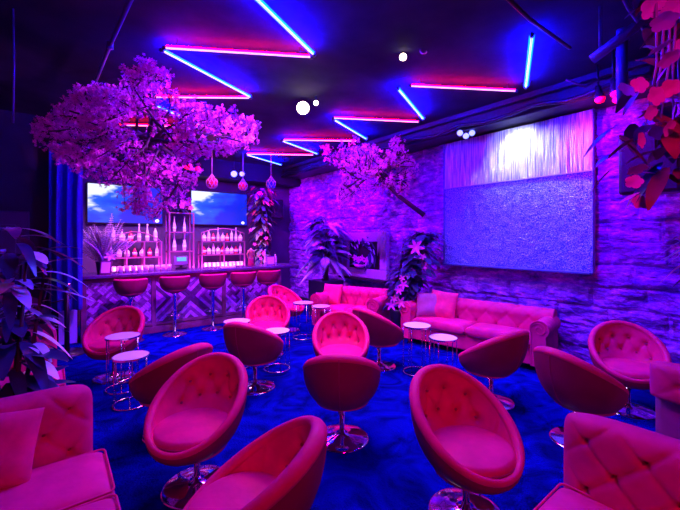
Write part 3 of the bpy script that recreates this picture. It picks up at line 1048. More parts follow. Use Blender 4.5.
tocam = lambda px, d: (-G(px, d)).normalized()
lamp(303, 4.9, 108, bulb_white, 'bright warm white spotlight in the middle of the ceiling', .085, aim=tocam(303, 4.9) + Vector((0, 0, -.35)))
lamp(316, 4.7, 103, bulb_white, 'small dimmer white spotlight right of the brightest one', .03, aim=tocam(316, 4.7) + Vector((0, 0, -.35)))
lamp(403, 3.7, 57, bulb_white, 'small white spotlight at the top middle', .036, aim=tocam(403, 3.7) + Vector((0, 0, -.5)))
lamp(424, 3.7, 50, blackplastic, 'unlit spotlight turned sideways at top middle', .04, aim=(1, .2, -.1))
lamp(460, 5.6, 133, bulb_blue, 'blue-white bulb, leftmost over the water panel', .045, grp='blue bulbs over the water panel', aim=tocam(460, 5.6))
lamp(466, 5.6, 136, bulb_blue, 'blue-white bulb, middle of the three over water panel', .045, grp='blue bulbs over the water panel', aim=tocam(466, 5.6))
lamp(472, 5.55, 133, bulb_blue, 'blue-white bulb, right of the three over water panel', .045, grp='blue bulbs over the water panel', aim=tocam(472, 5.55))
lamp(600, 3.95, 99, bulb_red, 'red bulb hanging at the right top corner of water panel', .05, aim=(-.2, -.2, -1))
lamp(616, 3.6, 93, bulb_red, 'upper red bulb of the pair under the vertical pipe', .05, aim=(-.2, -.2, -1))
lamp(618, 3.75, 99, bulb_red, 'lower red bulb of the pair under the vertical pipe', .05, aim=(-.2, -.2, -1))
lamp(188, 8.0, 169, bulb_red, 'red spotlight over the bar, seen beside blossom', .10, grp='red spotlights over the bar', aim=tocam(188, 8.0))
lamp(198, 8.1, 169, bulb_red, 'smaller red spotlight right of the other over the bar', .06, grp='red spotlights over the bar', aim=tocam(198, 8.1))
lamp(234, 8.2, 174, bulb_blue, 'left blue spotlight of two over right television', .07, aim=tocam(234, 8.2))
lamp(242, 8.2, 174, bulb_blue, 'right blue spotlight of two over right television', .055, aim=tocam(242, 8.2))
spot('plant_fill_blue', (.9, 2.3, 3.2), tuple(G(15, 2.6, 1.2)), 60, (.15, .1, 1.0), 45, .9)  # added lamp without a fixture, shines down for blue highlights on the leaves
l = bpy.data.lights.new('white_spot_glow', 'POINT'); l.energy = 4; l.color = (1, .8, .55); l.shadow_soft_size = .05
o = bpy.data.objects.new('white_spot_glow', l); C.objects.link(o); o.location = G(303, 4.7, 3.32)

spot('red_bulb_light', G(612, 3.6, 3.15), (5.5, 1.0, 2.2), 60, (1, 0, .3), 110, .9)
l = bpy.data.lights.new('bar_spot_glow', 'POINT'); l.energy = 30; l.color = (1, .1, .5); l.shadow_soft_size = .08
o = bpy.data.objects.new('bar_spot_glow', l); C.objects.link(o); o.location = (2.6, 7.2, 3.2)

# ------------------------------------------------------------------ sofas
def panel_pt(mb, w_, h_, th, nx, nz, A, cols, rows, edge=14, mi=0, stag=True):
    """two sided upholstered slab: front at -Y with diamond tufting"""
    def sgrid(s):
        return sin((s - .5) * pi) * .5
    def front(i, j):
        a = sgrid(i) * 2; b = sgrid(j) * 2
        e = max(0, (1 - abs(a) ** edge)) ** .5 * max(0, (1 - abs(b) ** edge)) ** .5
        rc = 1 - .09 * (abs(a) ** 8) * (abs(b) ** 8)
        x = a * w_ / 2 * (1 - (1 - rc) * min(1, h_ / w_)); z = b * h_ / 2 * rc
        U = (x / w_ + .5) * cols; V = (z / h_ + .5) * rows
        p1 = abs(sin(pi * (U + V) / 2)); p2 = abs(sin(pi * (U - V) / 2))
        crease = min(p1, p2)
        near = p1 * p1 + p2 * p2
        dep = A * (1 - crease) ** 5 * .4 + A * exp(-near / .09)
        fade = max(0, (1 - abs(b) ** 6)) * max(0, (1 - abs(a) ** 10))
        return (x, -th / 2 * e + dep * fade, z)
    def backf(i, j):
        a = sgrid(i) * 2; b = sgrid(j) * 2
        e = max(0, (1 - abs(a) ** edge)) ** .5 * max(0, (1 - abs(b) ** edge)) ** .5
        rc = 1 - .09 * (abs(a) ** 8) * (abs(b) ** 8)
        return (a * w_ / 2 * (1 - (1 - rc) * min(1, h_ / w_)), th / 2 * e, b * h_ / 2 * rc)
    mb.grid(front, nx, nz, mi)
    mb.grid(lambda i, j: backf(1 - i, j), max(8, nx // 3), max(8, nz // 3), mi)


def tuft_buttons(parent, w_, h_, th, A, cols, rows, origin, mtx, m=button_m, r=.014):
    # nodes where sin((U+V)pi/2)=0 and sin((U-V)pi/2)=0 -> U+V, U-V even
    for U in range(1, cols):
        for V in range(1, rows):
            if (U + V) % 2 == 0:
                x = (U / cols - .5) * w_; z = (V / rows - .5) * h_
                p = Vector(origin) + mtx @ Vector((x, -th / 2 + A * 1.15, z))
                b = MB(); b.lathe([(0, -.008), (r * .8, -.006), (r, 0), (r * .8, .006), (0, .008)], 8)
                b.build('button', m, parent, loc=p)


def cushion(w_, h_, th, edge=3, nx=24, wob=.0):
    mb = MB()
    def f(sgn):
        def g(i, j):
            a = sin((i - .5) * pi); b = sin((j - .5) * pi)
            e = max(0, (1 - abs(a) ** edge)) ** .5 * max(0, (1 - abs(b) ** edge)) ** .5
            pinch = 1 + .06 * (a * a * b * b)
            pull = 1 - .05 * (1 - a * a) if edge < 5 else 1
            pull2 = 1 - .05 * (1 - b * b) if edge < 5 else 1
            x = a * w_ / 2 * pull2; z = b * h_ / 2 * pull
            n_ = wob * noise.noise((x * 6, z * 6, 2 * sgn)) * e
            return (x, sgn * (th / 2 * e + n_), z)
        return g
    mb.grid(f(-1), nx, nx)
    mb.grid(lambda i, j: f(1)(1 - i, j), nx, nx)
    return mb


def flat_cushion(w_, d_, th, edge=12, crown=.02, nx=26):
    """seat cushion lying flat: XY = w,d ; thickness z; centred"""
    mb = MB()
    def f(sgn):
        def g(i, j):
            a = sin((i - .5) * pi); b = sin((j - .5) * pi)
            e = max(0, (1 - abs(a) ** edge)) ** .5 * max(0, (1 - abs(b) ** edge)) ** .5
            return (a * w_ / 2, b * d_ / 2, sgn * th / 2 * e + (crown * (1 - a * a) * (1 - b * b) if sgn > 0 else 0))
        return g
    mb.grid(f(1), nx, nx)
    mb.grid(lambda i, j: f(-1)(1 - i, j), nx, nx)
    return mb


def piping_loop(w_, d_, z, r=.006, cr=.03):
    pts = []
    for cx, cy, a0 in ((w_ / 2 - cr, d_ / 2 - cr, 0), (-w_ / 2 + cr, d_ / 2 - cr, 90), (-w_ / 2 + cr, -d_ / 2 + cr, 180), (w_ / 2 - cr, -d_ / 2 + cr, 270)):
        for k in range(5):
            g = radians(a0 + k * 22.5)
            pts.append((cx + cr * cos(g), cy + cr * sin(g), z))
    mb = MB(); mb.tube(pts, r, 6, closed=True)
    return mb


def arc(cy, cz, r, a0, a1, n):
    return [(cy + r * cos(radians(a0 + (a1 - a0) * k / n)), cz + r * sin(radians(a0 + (a1 - a0) * k / n))) for k in range(n + 1)]


def chesterfield(name, label, loc, rz, w_=2.05, d_=.86, hb=.72, ha=.66, n_seat=2):
    t = thing(name, label, 'sofa', loc, rz)
    aw = .2
    # base
    mb = MB(); mb.box((0, .02, .19), (w_ - .12, d_ - .1, .22)); mb.build('base', vsofa, t, smooth=False, bevel=.02)
    iw = (w_ - 2 * aw - .02) / n_seat
    for k in range(n_seat):
        x = -((n_seat - 1) / 2 - k) * iw
        flat_cushion(iw - .006, d_ - .24, .15, 14).build('seat_cushion', vsofa, t, loc=(x, -.10, .365))
    # tufted rolled back (profile in y,z; front face first)
    y0 = d_ / 2 - .26
    prof = [(y0, .30 + (hb - .17 - .30) * k / 10) for k in range(11)] + arc(y0 + .10, hb - .10, .115, 205, -40, 16)
    prof += [(d_ / 2 - .04, .45), (d_ / 2 - .04, .10), (y0, .10)]
    def sweep(prof, x0, x1, nx, ntuft, tuft_len, cols, swap=False, flip=1, A=.03):
        m_ = MB()
        n = len(prof)
        cum = [0]
        for i in range(1, n):
            cum.append(cum[-1] + sqrt((prof[i][0] - prof[i - 1][0]) ** 2 + (prof[i][1] - prof[i - 1][1]) ** 2))
        def fn(u, v):
            i = min(n - 1, int(round(v * (n - 1))))
            y, z = prof[i]
            x = x0 + (x1 - x0) * u
            if cum[i] < tuft_len:
                ip, im = min(i + 1, n - 1), max(i - 1, 0)
                ty, tz = prof[ip][0] - prof[im][0], prof[ip][1] - prof[im][1]
                l_ = sqrt(ty * ty + tz * tz) or 1
                ny, nz = tz / l_, -ty / l_     # to the inside
                U = u * cols; V = cum[i] / .16
                p1 = abs(sin(pi * (U + V) / 2)); p2 = abs(sin(pi * (U - V) / 2))
                dep = A * .45 * (1 - min(p1, p2)) ** 4 + A * exp(-(p1 * p1 + p2 * p2) / .06)
                dep *= min(1, u * 12) * min(1, (1 - u) * 12)
                y += ny * dep * flip; z += nz * dep * flip
            return (y * flip, x, z) if swap else (x, y, z)
        m_.grid(fn, nx, n - 1)
        # caps
        for xx, uu in ((x0, 0), (x1, 1)):
            pv = [((p[0] * flip, xx, p[1]) if swap else (xx, p[0], p[1])) for p in prof]
            cy = sum(p[0] for p in prof) / n; cz = sum(p[1] for p in prof) / n
            o = len(m_.v)
            m_.v += pv + [((y0 + .06) * flip if False else (cy * flip if swap else xx), xx if swap else cy, cz)]
            for i in range(n):
                m_.f.append((o + i, o + (i + 1) % n, o + n)); m_.mi.append(0)
        return m_
    sweep(prof, -w_ / 2 + .05, w_ / 2 - .05, 150, 0, .62, 14).build('backrest', vsofa, t)
    # buttons on back
    cols = 14
    cum = 0
    for V in (1, 2):
        for U in range(1, cols):
            if (U + V) % 2 == 0:
                z = .30 + V * .16 if V < 2 else .30 + .3
                x = -w_ / 2 + .05 + (w_ - .1) * U / cols
                b = MB(); b.lathe([(0, -.008), (.011, -.006), (.013, 0), (.011, .006), (0, .008)], 8)
                b.build('button', button_m, t, loc=(x, y0 + .026 if V < 2 else y0 + .02, z - (0 if V < 2 else .0)))
    # arms
    x0 = w_ / 2 - aw
    for s in (1, -1):
        pr = [(x0, .30 + (ha - .16 - .30) * k / 8) for k in range(9)] + arc(x0 + .095, ha - .10, .108, 205, -50, 14)
        pr += [(w_ / 2 - .03, .40), (w_ / 2 - .03, .10), (x0, .10)]
        sweep(pr, -d_ / 2, d_ / 2 - .1, 60, 0, .55, 5, swap=True, flip=s).build('arm', vsofa, t)
        mb = MB(); mb.tube([(p[0] * s, -d_ / 2 - .002, p[1]) for p in pr], .008, 6, closed=True); mb.build('arm_piping', vsofa, t)
        mb = MB(); ang = [radians(a) for a in range(0, 540, 20)]
        mb.tube([((x0 + .095 + (.02 + .07 * a / radians(540)) * cos(a)) * s, -d_ / 2 - .004, ha - .10 + (.02 + .07 * a / radians(540)) * sin(a)) for a in ang], .006, 6)
        mb.build('arm_scroll', vsofa, t)
    for sx in (-1, 1):
        for sy in (-1, 1):
            mb = MB(); mb.lathe([(.018, 0), (.03, .05), (.03, .09)], 12, (sx * (w_ / 2 - .12), sy * (d_ / 2 - .1), 0)); mb.build('foot', black, t)
    return t


# long sofa by the water panel
A_ = Vector((4.50, 3.95, 0)); B_ = Vector((4.74, 2.12, 0))
def sofa_from_front(name, label, A_, B_, d_, **kw):
    ax = (B_ - A_); L_ = ax.length; ax.normalize()        # from left arm to right arm as seen from the front
    back = Vector((-ax.y, ax.x, 0))
    c = (A_ + B_) / 2 + back * d_ / 2
    rz = atan2(ax.y, ax.x)
    return chesterfield(name, label, c, rz, w_=L_ + .1, d_=d_, **kw), c, rz, back, ax


s1, c1, r1_, b1, x1 = sofa_from_front('chesterfield_sofa', 'long pink tufted sofa with rolled arms below the water panel', Vector((4.45, 4.0, 0)), Vector((4.74, 1.95, 0)), .68, hb=.74, ha=.66)
s2, c2, r2_, b2, x2 = sofa_from_front('chesterfield_sofa', 'pink tufted sofa in the far corner before the big blue palm', Vector((3.78, 5.58, 0)), Vector((4.26, 4.42, 0)), .76, hb=.76, ha=.66)


def pillow(loc, rz, tilt, s, m, label, roll=0):
    o = cushion(s, s, .16, 3, 24, .03).build('throw_pillow', m)
    o.location = loc
    o.rotation_euler = (radians(-tilt), radians(roll), rz)
    return tag(o, label, 'pillow')


def on_sofa(c, ax, back, sx, sy, z):
    return c + ax * sx + back * sy + Vector((0, 0, z))


pillow(on_sofa(c1, x1, b1, -.50, .0, .64), r1_ + .1, 16, .44, vpillow, 'hot pink velvet pillow at the left end of the long sofa', 4)
pillow(on_sofa(c1, x1, b1, -.70, -.08, .62), r1_ + .5, 14, .40, vmauve, 'mauve pillow tucked against the left arm of long sofa')
pillow(on_sofa(c2, x2, b2, -.45, .02, .62), r2_, 16, .40, vpillow, 'pink pillow leaning on the back of far corner sofa')


# front left banquettes
def banquette(name, label, u_front, u_back, v0, v1, n, zs=.44, zb=.87, wing=True, loc_label=None):
    t = thing(name, label, 'sofa', (u_back, v0, 0))
    L_ = v1 - v0; D_ = u_front - u_back
    mb = MB(); mb.box((D_ / 2 - .02, L_ / 2, .16), (D_ - .06, L_ - .02, .26)); mb.build('base', vsofa, t, smooth=False, bevel=.02)
    ln = (L_ - .2) / n
    for k in range(n):
        flat_cushion(D_ - .16, ln - .008, .17, 14, .025).build('seat_cushion', vsofa, t, loc=(D_ / 2 + .08, ln * (k + .5), zs - .09))
        piping_loop(D_ - .18, ln - .03, zs - .02).build('piping', vsofa, t, loc=(D_ / 2 + .08, ln * (k + .5), 0))
    # back along u_back
    mb = MB(); panel_pt(mb, L_, zb - .1, .2, 110, 50, .045, 10, 4)
    o = mb.build('backrest', vsofa, t, loc=(.0, L_ / 2, .1 + (zb - .1) / 2)); o.rotation_euler = (0, 0, radians(90))
    # tufted end wing facing -v
    W_ = D_ - .06; Hh = zb - .08
    mb = MB(); panel_pt(mb, W_, Hh, .2, 110, 90, .05, 8, 6, 9)
    mb.build('tufted_end', vsofa, t, loc=(W_ / 2, L_ - .1, .08 + Hh / 2))
    tuft_buttons(t, W_, Hh, .2, .05, 8, 6, (W_ / 2, L_ - .1, .08 + Hh / 2), Matrix.Identity(3))
    return t


banquette('banquette_sofa', 'pink velvet banquette filling the front left corner with tufted end', .26, -.75, 1.15, 2.84, 3, zb=.81)
banquette('banquette_sofa', 'pink velvet seat behind the leafy plant at far left', .10, -.85, 3.42, 4.78, 2, zb=.84)
o = pillow((-.24, 2.54, .62), radians(-10), 20, .37, vpillow, 'large pink velvet pillow against the tufted end, front left corner', 6)

# front right banquette: back along v facing -u
t = thing('banquette_sofa', 'pink velvet sofa with deeply buttoned back in the front right corner', 'sofa', (2.17, .79, 0), 0)
Lr, Hr = 1.9, .73
mb = MB(); panel_pt(mb, Lr, Hr, .2, 220, 90, .055, 16, 6, 10)
o = mb.build('backrest', vsofa, t, loc=(0, -Lr / 2, .07 + Hr / 2)); o.rotation_euler = (0, 0, radians(-90))
M_ = Matrix.Rotation(radians(-90), 3, 'Z')
tuft_buttons(t, Lr, Hr, .2, .055, 16, 6, (0, -Lr / 2, .07 + Hr / 2), M_)
mb = MB(); mb.box((-.42, -Lr / 2, .17), (.72, Lr - .04, .24)); mb.build('base', vsofa, t, smooth=False, bevel=.02)
for k in range(3):
    flat_cushion(.74, Lr / 3 - .008, .17, 14, .025).build('seat_cushion', vsofa, t, loc=(-.44, -Lr / 6 - k * Lr / 3, .35))
    piping_loop(.72, Lr / 3 - .03, .42).build('piping', vsofa, t, loc=(-.44, -Lr / 6 - k * Lr / 3, 0))
# right edge armchair piece
t = thing('high_back_settee', 'violet-lit settee end with padded roll top at the right edge', 'sofa', (3.22, .62, 0), 0)
mb = MB(); panel_pt(mb, 1.5, .80, .05, 20, 20, 0, 2, 2, 20)
o = mb.build('side_panel', vmauve, t, loc=(.05, -.75, .40)); o.rotation_euler = (0, 0, radians(-90))
mb = MB(); mb.box((.42, -.75, .33), (.6, 1.46, .34)); mb.build('seat_base', vsofa, t, smooth=False, bevel=.04)
mb = MB(); panel_pt(mb, 1.56, .25, .22, 80, 30, .03, 10, 2, 8)
o = mb.build('padded_top', vsofa, t, loc=(0, -.76, .745)); o.rotation_euler = (0, 0, radians(-90))

# ------------------------------------------------------------------ plants
def leaf(mb, base, d, up, ln, wd, droop=.3, mi=0, seg=5, fold=.15, rnd_tip=False):
    """pointed leaf strip with a mid fold"""
    base = Vector(base); d = Vector(d).normalized(); up = Vector(up)
    side = d.cross(up)
    if side.length < 1e-3: side = d.cross(Vector((1, 0, 0)))
    side.normalize(); nrm = side.cross(d)
    vs, fs = [], []
    for i in range(seg + 1):
        s = i / seg
        c = base + d * ln * s + Vector((0, 0, -1)) * droop * ln * s * s
        w_ = wd * (sin(pi * min(1, s * .92 + .06)) ** .75 if not rnd_tip else sin(pi * min(.985, .08 + s * .905)) ** .5 * (.55 + .6 * s)) * .5
        vs += [c - side * w_ + nrm * w_ * fold, c, c + side * w_ + nrm * w_ * fold]
    for i in range(seg):
        a = i * 3
        fs += [(a, a + 1, a + 4, a + 3), (a + 1, a + 2, a + 5, a + 4)]
    mb.add(vs, fs, mi)


def frond(mb, base, d, ln, wl, n=16, droop=.5, mi=0, lw=.02):
    base = Vector(base); d = Vector(d).normalized()
    side = d.cross(Vector((0, 0, 1)))
    if side.length < 1e-3: side = Vector((1, 0, 0))
    side.normalize()
    pts = [base + d * ln * (i / n) + Vector((0, 0, -1)) * droop * ln * (i / n) ** 2 for i in range(n + 1)]
    mb.tube(pts, [.006 * (1 - .8 * i / n) + .001 for i in range(n + 1)], 5, mi=mi)
    for i in range(2, n + 1):
        tdir = (pts[i] - pts[i - 1]).normalized()
        l_ = wl * sin(pi * (i / n) ** .8 * .9 + .2)
        for s in (-1, 1):
            leaf(mb, pts[i], side * s + tdir * .7 + Vector((0, 0, -.25)), Vector((0, 0, 1)), max(.03, l_), lw, .3, mi, 3)


def flower(mb, c, nrm, r, np_=5, mi=0, w_=.6, cup=.2, seg=4):
    nrm = Vector(nrm).normalized()
    a = nrm.cross(Vector((0, 0, 1)))
    if a.length < 1e-3: a = Vector((1, 0, 0))
    a.normalize(); b = nrm.cross(a)
    ph = random.random() * 6
    for k in range(np_):
        g = 2 * pi * k / np_ + ph
        d = a * cos(g) + b * sin(g) + nrm * cup
        leaf(mb, Vector(c), d, nrm, r, r * w_, .05, mi, max(seg, 6), .1, w_ > .5)


def planter(t, r, h, m=pot_m, square=False):
    mb = MB()
    if square: mb.box((0, 0, h / 2), (r * 2, r * 2, h)); mb.build('planter', m, t, smooth=False, bevel=.01)
    else:
        mb.lathe([(0, 0), (r * .75, 0), (r * .95, h * .9), (r, h), (r * .88, h), (r * .86, h * .92), (0, h * .92)], 24); mb.build('pot', m, t)


# big blue palm behind far sofa
rnd = random.Random(11)
pp_ = G(318, 8.9); pp_.x = min(pp_.x, 5.0)
t = thing('potted_palm', 'big drooping blue-grey palm behind the far corner sofa', 'plant', G(326, 8.0))
planter(t, .28, .78, square=True)
mb = MB()
for k in range(4):
    mb.tube([(rnd.uniform(-.06, .06), rnd.uniform(-.06, .06), .7), (rnd.uniform(-.1, .1), rnd.uniform(-.1, .1), 1.4), (rnd.uniform(-.12, .12), 0, 1.9)], [.035, .03, .02], 8)
mb.build('trunk', branch_m, t)
mb = MB()
for k in range(90):
    g = rnd.uniform(0, 2 * pi); el = rnd.uniform(-.2, 1.1)
    z0 = rnd.uniform(1.1, 2.05)
    frond(mb, (0.08 * cos(g), .08 * sin(g), z0), (cos(g) * cos(el), sin(g) * cos(el), sin(el)), rnd.uniform(.42, .6), .14, 22, rnd.uniform(.5, 1.0), rnd.choice([0, 0, 1]), .024)
o = mb.build('fronds', [leaf_blue, leaf_dark], t)

# flowering plant between the sofas
t = thing('flowering_plant', 'tall dark leafy plant with pink lilies between the two tufted sofas', 'plant', (4.64, 4.25, 0))
planter(t, .16, .5)
mb = MB(); mb.tube([(0, 0, .4), (.03, .02, 1.0), (.12, 0, 1.6)], [.03, .025, .015], 8); mb.build('stem', branch_m, t)
mb = MB()
camdir = Vector((-FX, -FY, .2))
for k in range(430):
    zc = rnd.uniform(.6, 1.8)
    cx = .0 + .42 * (zc - .5) / 1.2
    g = rnd.uniform(0, 2 * pi); rr = rnd.uniform(.0, .30) * (1 - .45 * abs(zc - 1.25) / .6)
    p = Vector((RX * cx + cos(g) * rr, RY * cx + sin(g) * rr, zc))
    leaf(mb, p, (cos(g), sin(g), rnd.uniform(-.3, .5)), (0, 0, 1), rnd.uniform(.14, .22), .12, .5, 0, 4)
mb.build('leaves', [leaf_dark, leaf_blue], t)
for (rx, z, r, np_, m) in ((.22, 1.55, .14, 6, petal_m), (-.05, .86, .08, 6, petal_m), (-.0, 1.05, .06, 5, petal_r), (-.13, .72, .07, 6, petal_r), (-.02, .66, .1, 6, petal_r), (-.18, .62, .1, 5, petal_m), (.33, 1.4, .06, 5, petal_r), (.36, 1.22, .06, 5, petal_r), (.02, .95, .09, 5, petal_m), (.4, 1.3, .05, 5, petal_r)):
    mb = MB(); flower(mb, Vector((RX * rx - FX * .34, RY * rx - FY * .34, z)), camdir, r, np_, 0, .38, .25); mb.build('flower', m, t)

# foliage tower in the far corner
t = thing('climbing_plant', 'tall dark foliage beside the far speaker, with pink stems', 'plant', G(262, 9.3))
planter(t, .2, .9)
mb = MB(); mb.tube([(0, 0, .8), (.05, 0, 1.6), (-.03, 0, 2.8)], [.04, .03, .015], 8); mb.build('stem', branch_m, t)
mb = MB()
for k in range(330):
    zc = rnd.uniform(1.15, 3.0); g = rnd.uniform(0, 2 * pi); rr = rnd.uniform(0, .36) * (.65 + .35 * sin(zc * 3))
    leaf(mb, (cos(g) * rr, sin(g) * rr * .6, zc), (cos(g), sin(g), rnd.uniform(-.7, .3)), (0, 0, 1), rnd.uniform(.14, .24), .1, .6, rnd.choice([0, 0, 1, 2]), 4)
mb.build('leaves', [leaf_dark, mat('grey_green_leaf', (.18, .2, .2), .5), leaf_red], t)
for (rx, z) in ((-.1, 1.55), (.12, 1.35), (.18, 1.7), (-.2, 1.9), (.05, 1.2)):
    mb = MB(); flower(mb, Vector((RX * rx - FX * .35, RY * rx - FY * .35, z)), camdir, .055, 5, 0, .5); mb.build('flower', petal_r, t)

# pale palm on bar left end
t = thing('small_palm', 'pale frosted palm in dark pot on the left end of bar', 'plant', (.68, 7.45, 1.093))
planter(t, .1, .2)
mb = MB()
for k in range(34):
    g = rnd.uniform(0, 2 * pi); el = rnd.uniform(.8, 1.48)
    frond(mb, (0, 0, .16), (cos(g) * cos(el), sin(g) * cos(el) * .6, sin(el)), rnd.uniform(.6, .98), .17, 20, rnd.uniform(.05, .3), rnd.choice([0, 0, 0, 1]), .032)
mb.build('fronds', [leaf_pale, leaf_blue], t)
mb = MB(); flower(mb, (.1, -.12, .3), (0, -1, .2), .1, 6, 0, .4); mb.build('flower', leaf_pale, t)
# posy on top of the tower
t = thing('flower_posy', 'violet and pink flowers in a pot on top of the square tower', 'plant', (2.3, 8.9, 2.281))
planter(t, .08, .1)
mb = MB()
for k in range(60):
    g = rnd.uniform(0, 2 * pi); el = rnd.uniform(-.2, 1.2)
    leaf(mb, (.05 * cos(g), .05 * sin(g), .1), (cos(g) * cos(el), sin(g) * cos(el), sin(el)), (0, 0, 1), rnd.uniform(.15, .3), .06, .4, 0, 4)
mb.build('leaves', leaf_dark, t)
for k in range(12):
    g = rnd.uniform(0, 2 * pi)
    mb = MB(); flower(mb, (cos(g) * rnd.uniform(.05, .3), -.12 + sin(g) * .1, .1 + rnd.uniform(0, .3)), (0, -1, .3), .07, 5, 0, .7); mb.build('flower', blossom_m if k % 2 else petal_m, t)

# far left leafy plant in the foreground
t = thing('rubber_plant', 'dark broad-leaved plant with pale edges at the far left edge', 'plant', G(10, 2.32))
planter(t, .2, .45)
mb = MB()
for k in range(5):
    g = k * 1.3
    mb.tube([(0, 0, .35), (cos(g) * .1, sin(g) * .1, .9), (cos(g) * .18, sin(g) * .18, 1.55)], [.018, .014, .008], 6)
mb.build('stem', branch_m, t)
mb = MB()
for k in range(150):
    zc = rnd.uniform(.6, 1.78); g = rnd.uniform(0, 2 * pi); rr = rnd.uniform(.02, .14)
    leaf(mb, (cos(g) * rr, sin(g) * rr, zc), (cos(g), sin(g), rnd.uniform(-.35, .6)), (0, 0, 1), rnd.uniform(.16, .34), rnd.uniform(.06, .11), rnd.uniform(.2, .9), rnd.choice([0, 0, 0, 0, 1, 3]), 7)
mb.build('leaves', [leaf_dark, leaf_pale, leaf_red, leaf_blue], t)
# large leaves reaching over seat
mb = MB()
for rx, dz, ln, di in ((.06, .95, .42, (.9, .25)), (.05, .82, .38, (1, -.1)), (.02, .72, .35, (.7, -.3)), (.0, .75, .4, (.4, -.25)), (.04, .65, .36, (1, -.35)), (-.04, .9, .34, (.2, .5))):
    p = Vector((RX * rx, RY * rx, dz))
    leaf(mb, p, Vector((RX * di[0] - FX * .25, RY * di[0] - FY * .25, di[1])), (0, 0, 1), ln, .13, .25, 0 if dz != .95 else 1, 9)
mb.build('broad_leaves', [leaf_dark, leaf_dark], t)
t = thing('fern', 'small pale spiky fern hanging above the far left seat', 'plant', G(26, 3.76, 0))
planter(t, .14, .7)
mb = MB()
for k in range(26):
    g = rnd.uniform(0, 2 * pi); el = rnd.uniform(-.1, 1.2)
    leaf(mb, (0, 0, .7 + rnd.uniform(0, .3)), (cos(g) * cos(el), sin(g) * cos(el), sin(el)), (0, 0, 1), rnd.uniform(.3, .5), .04, .5, rnd.choice([0, 1, 1]), 7)
mb.build('leaves', [leaf_blue, leaf_pale], t)

# right edge spiky palm
t = thing('potted_palm', 'dark spiky palm standing against stone wall at right edge', 'plant', (4.8, .45, 0))
planter(t, .2, .5)
mb = MB(); mb.tube([(0, 0, .4), (.02, 0, 1.0), (0, .02, 1.75)], [.04, .035, .025], 8); mb.build('trunk', branch_m, t)
mb = MB()
for k in range(70):
    g = rnd.uniform(0, 2 * pi); el = rnd.uniform(-.3, 1.0)
    leaf(mb, (0, 0, rnd.uniform(1.35, 1.85)), (cos(g) * cos(el), sin(g) * cos(el), sin(el)), (0, 0, 1), rnd.uniform(.35, .5), .04, .55, rnd.choice([0, 0, 0, 1]), 7)
mb.build('leaves', [leaf_dark, leaf_red], t)

# hanging orchids at upper right
t = thing('hanging_orchid', 'cascade of hot pink orchids and dark leaves at upper right', 'plant', G(668, 1.75, 2.9))
mb = MB(); mb.lathe([(0, 0), (.1, .02), (.14, .16), (.12, .16), (0, .12)], 18); mb.build('basket', black, t)
mb = MB(); mb.tube([(0, 0, .16), (0, 0, H - 2.9)], .008, 6); mb.build('hanger', black, t)
def loc(rx, f, z): return Vector((RX * rx + FX * f, RY * rx + FY * f, z))
mb = MB()
for k in range(10):
    x_, x2_ = rnd.uniform(-.15, .1), rnd.uniform(-.2, .15)
    mb.tube([loc(0, 0, .1), loc(x_, -.1, .0), loc(x2_, -.08, -.4), loc(x2_ + rnd.uniform(-.06, .06), -.05, -.9 + rnd.uniform(-.15, .25))], [.007, .006, .005, .003], 6)
mb.build('stems', stem_m, t)
mb = MB()
for k in range(150):
    zc = rnd.uniform(-.95, .5); lean = .05 - .17 * max(0, -zc)
    g = rnd.uniform(0, 2 * pi)
    leaf(mb, loc(rnd.uniform(-.12, .2) + (.08 if zc > 0 else 0) + lean, rnd.uniform(-.12, .15), zc), (cos(g), sin(g), rnd.uniform(-1, .2)), (0, 0, 1), rnd.uniform(.1, .2), .07, .4, rnd.choice([0, 0, 1]), 6)
mb.build('leaves', [leaf_red, leaf_dark], t)
# flowers at photo-like spots: (px, py)
for px, py, r in ((652, 6, .075), (664, 20, .07), (675, 8, .07), (660, 45, .07), (668, 58, .06), (677, 48, .06), (628, 88, .06), (640, 84, .055), (655, 96, .06), (670, 88, .055), (650, 112, .05), (672, 112, .06),
                  (660, 130, .06), (640, 140, .05), (637, 168, .055), (652, 172, .05), (628, 196, .06), (640, 202, .05), (634, 182, .05), (668, 128, .05), (660, 74, .05)):
    d_ = 1.62 + rnd.uniform(-.08, .08)
    p = G(px, d_, CAMZ + (238 - py) / F * d_)
    mb = MB(); flower(mb, (0, 0, 0), Vector((-FX + rnd.uniform(-1.1, 1.1), -FY + rnd.uniform(-1.1, 1.1), rnd.uniform(-.9, .4))), r * .72, 5, 0, 1.05, .15, 7)
    o = mb.build('flower', petal_m if rnd.random() < .7 else petal_r, t, loc=p - t.location)


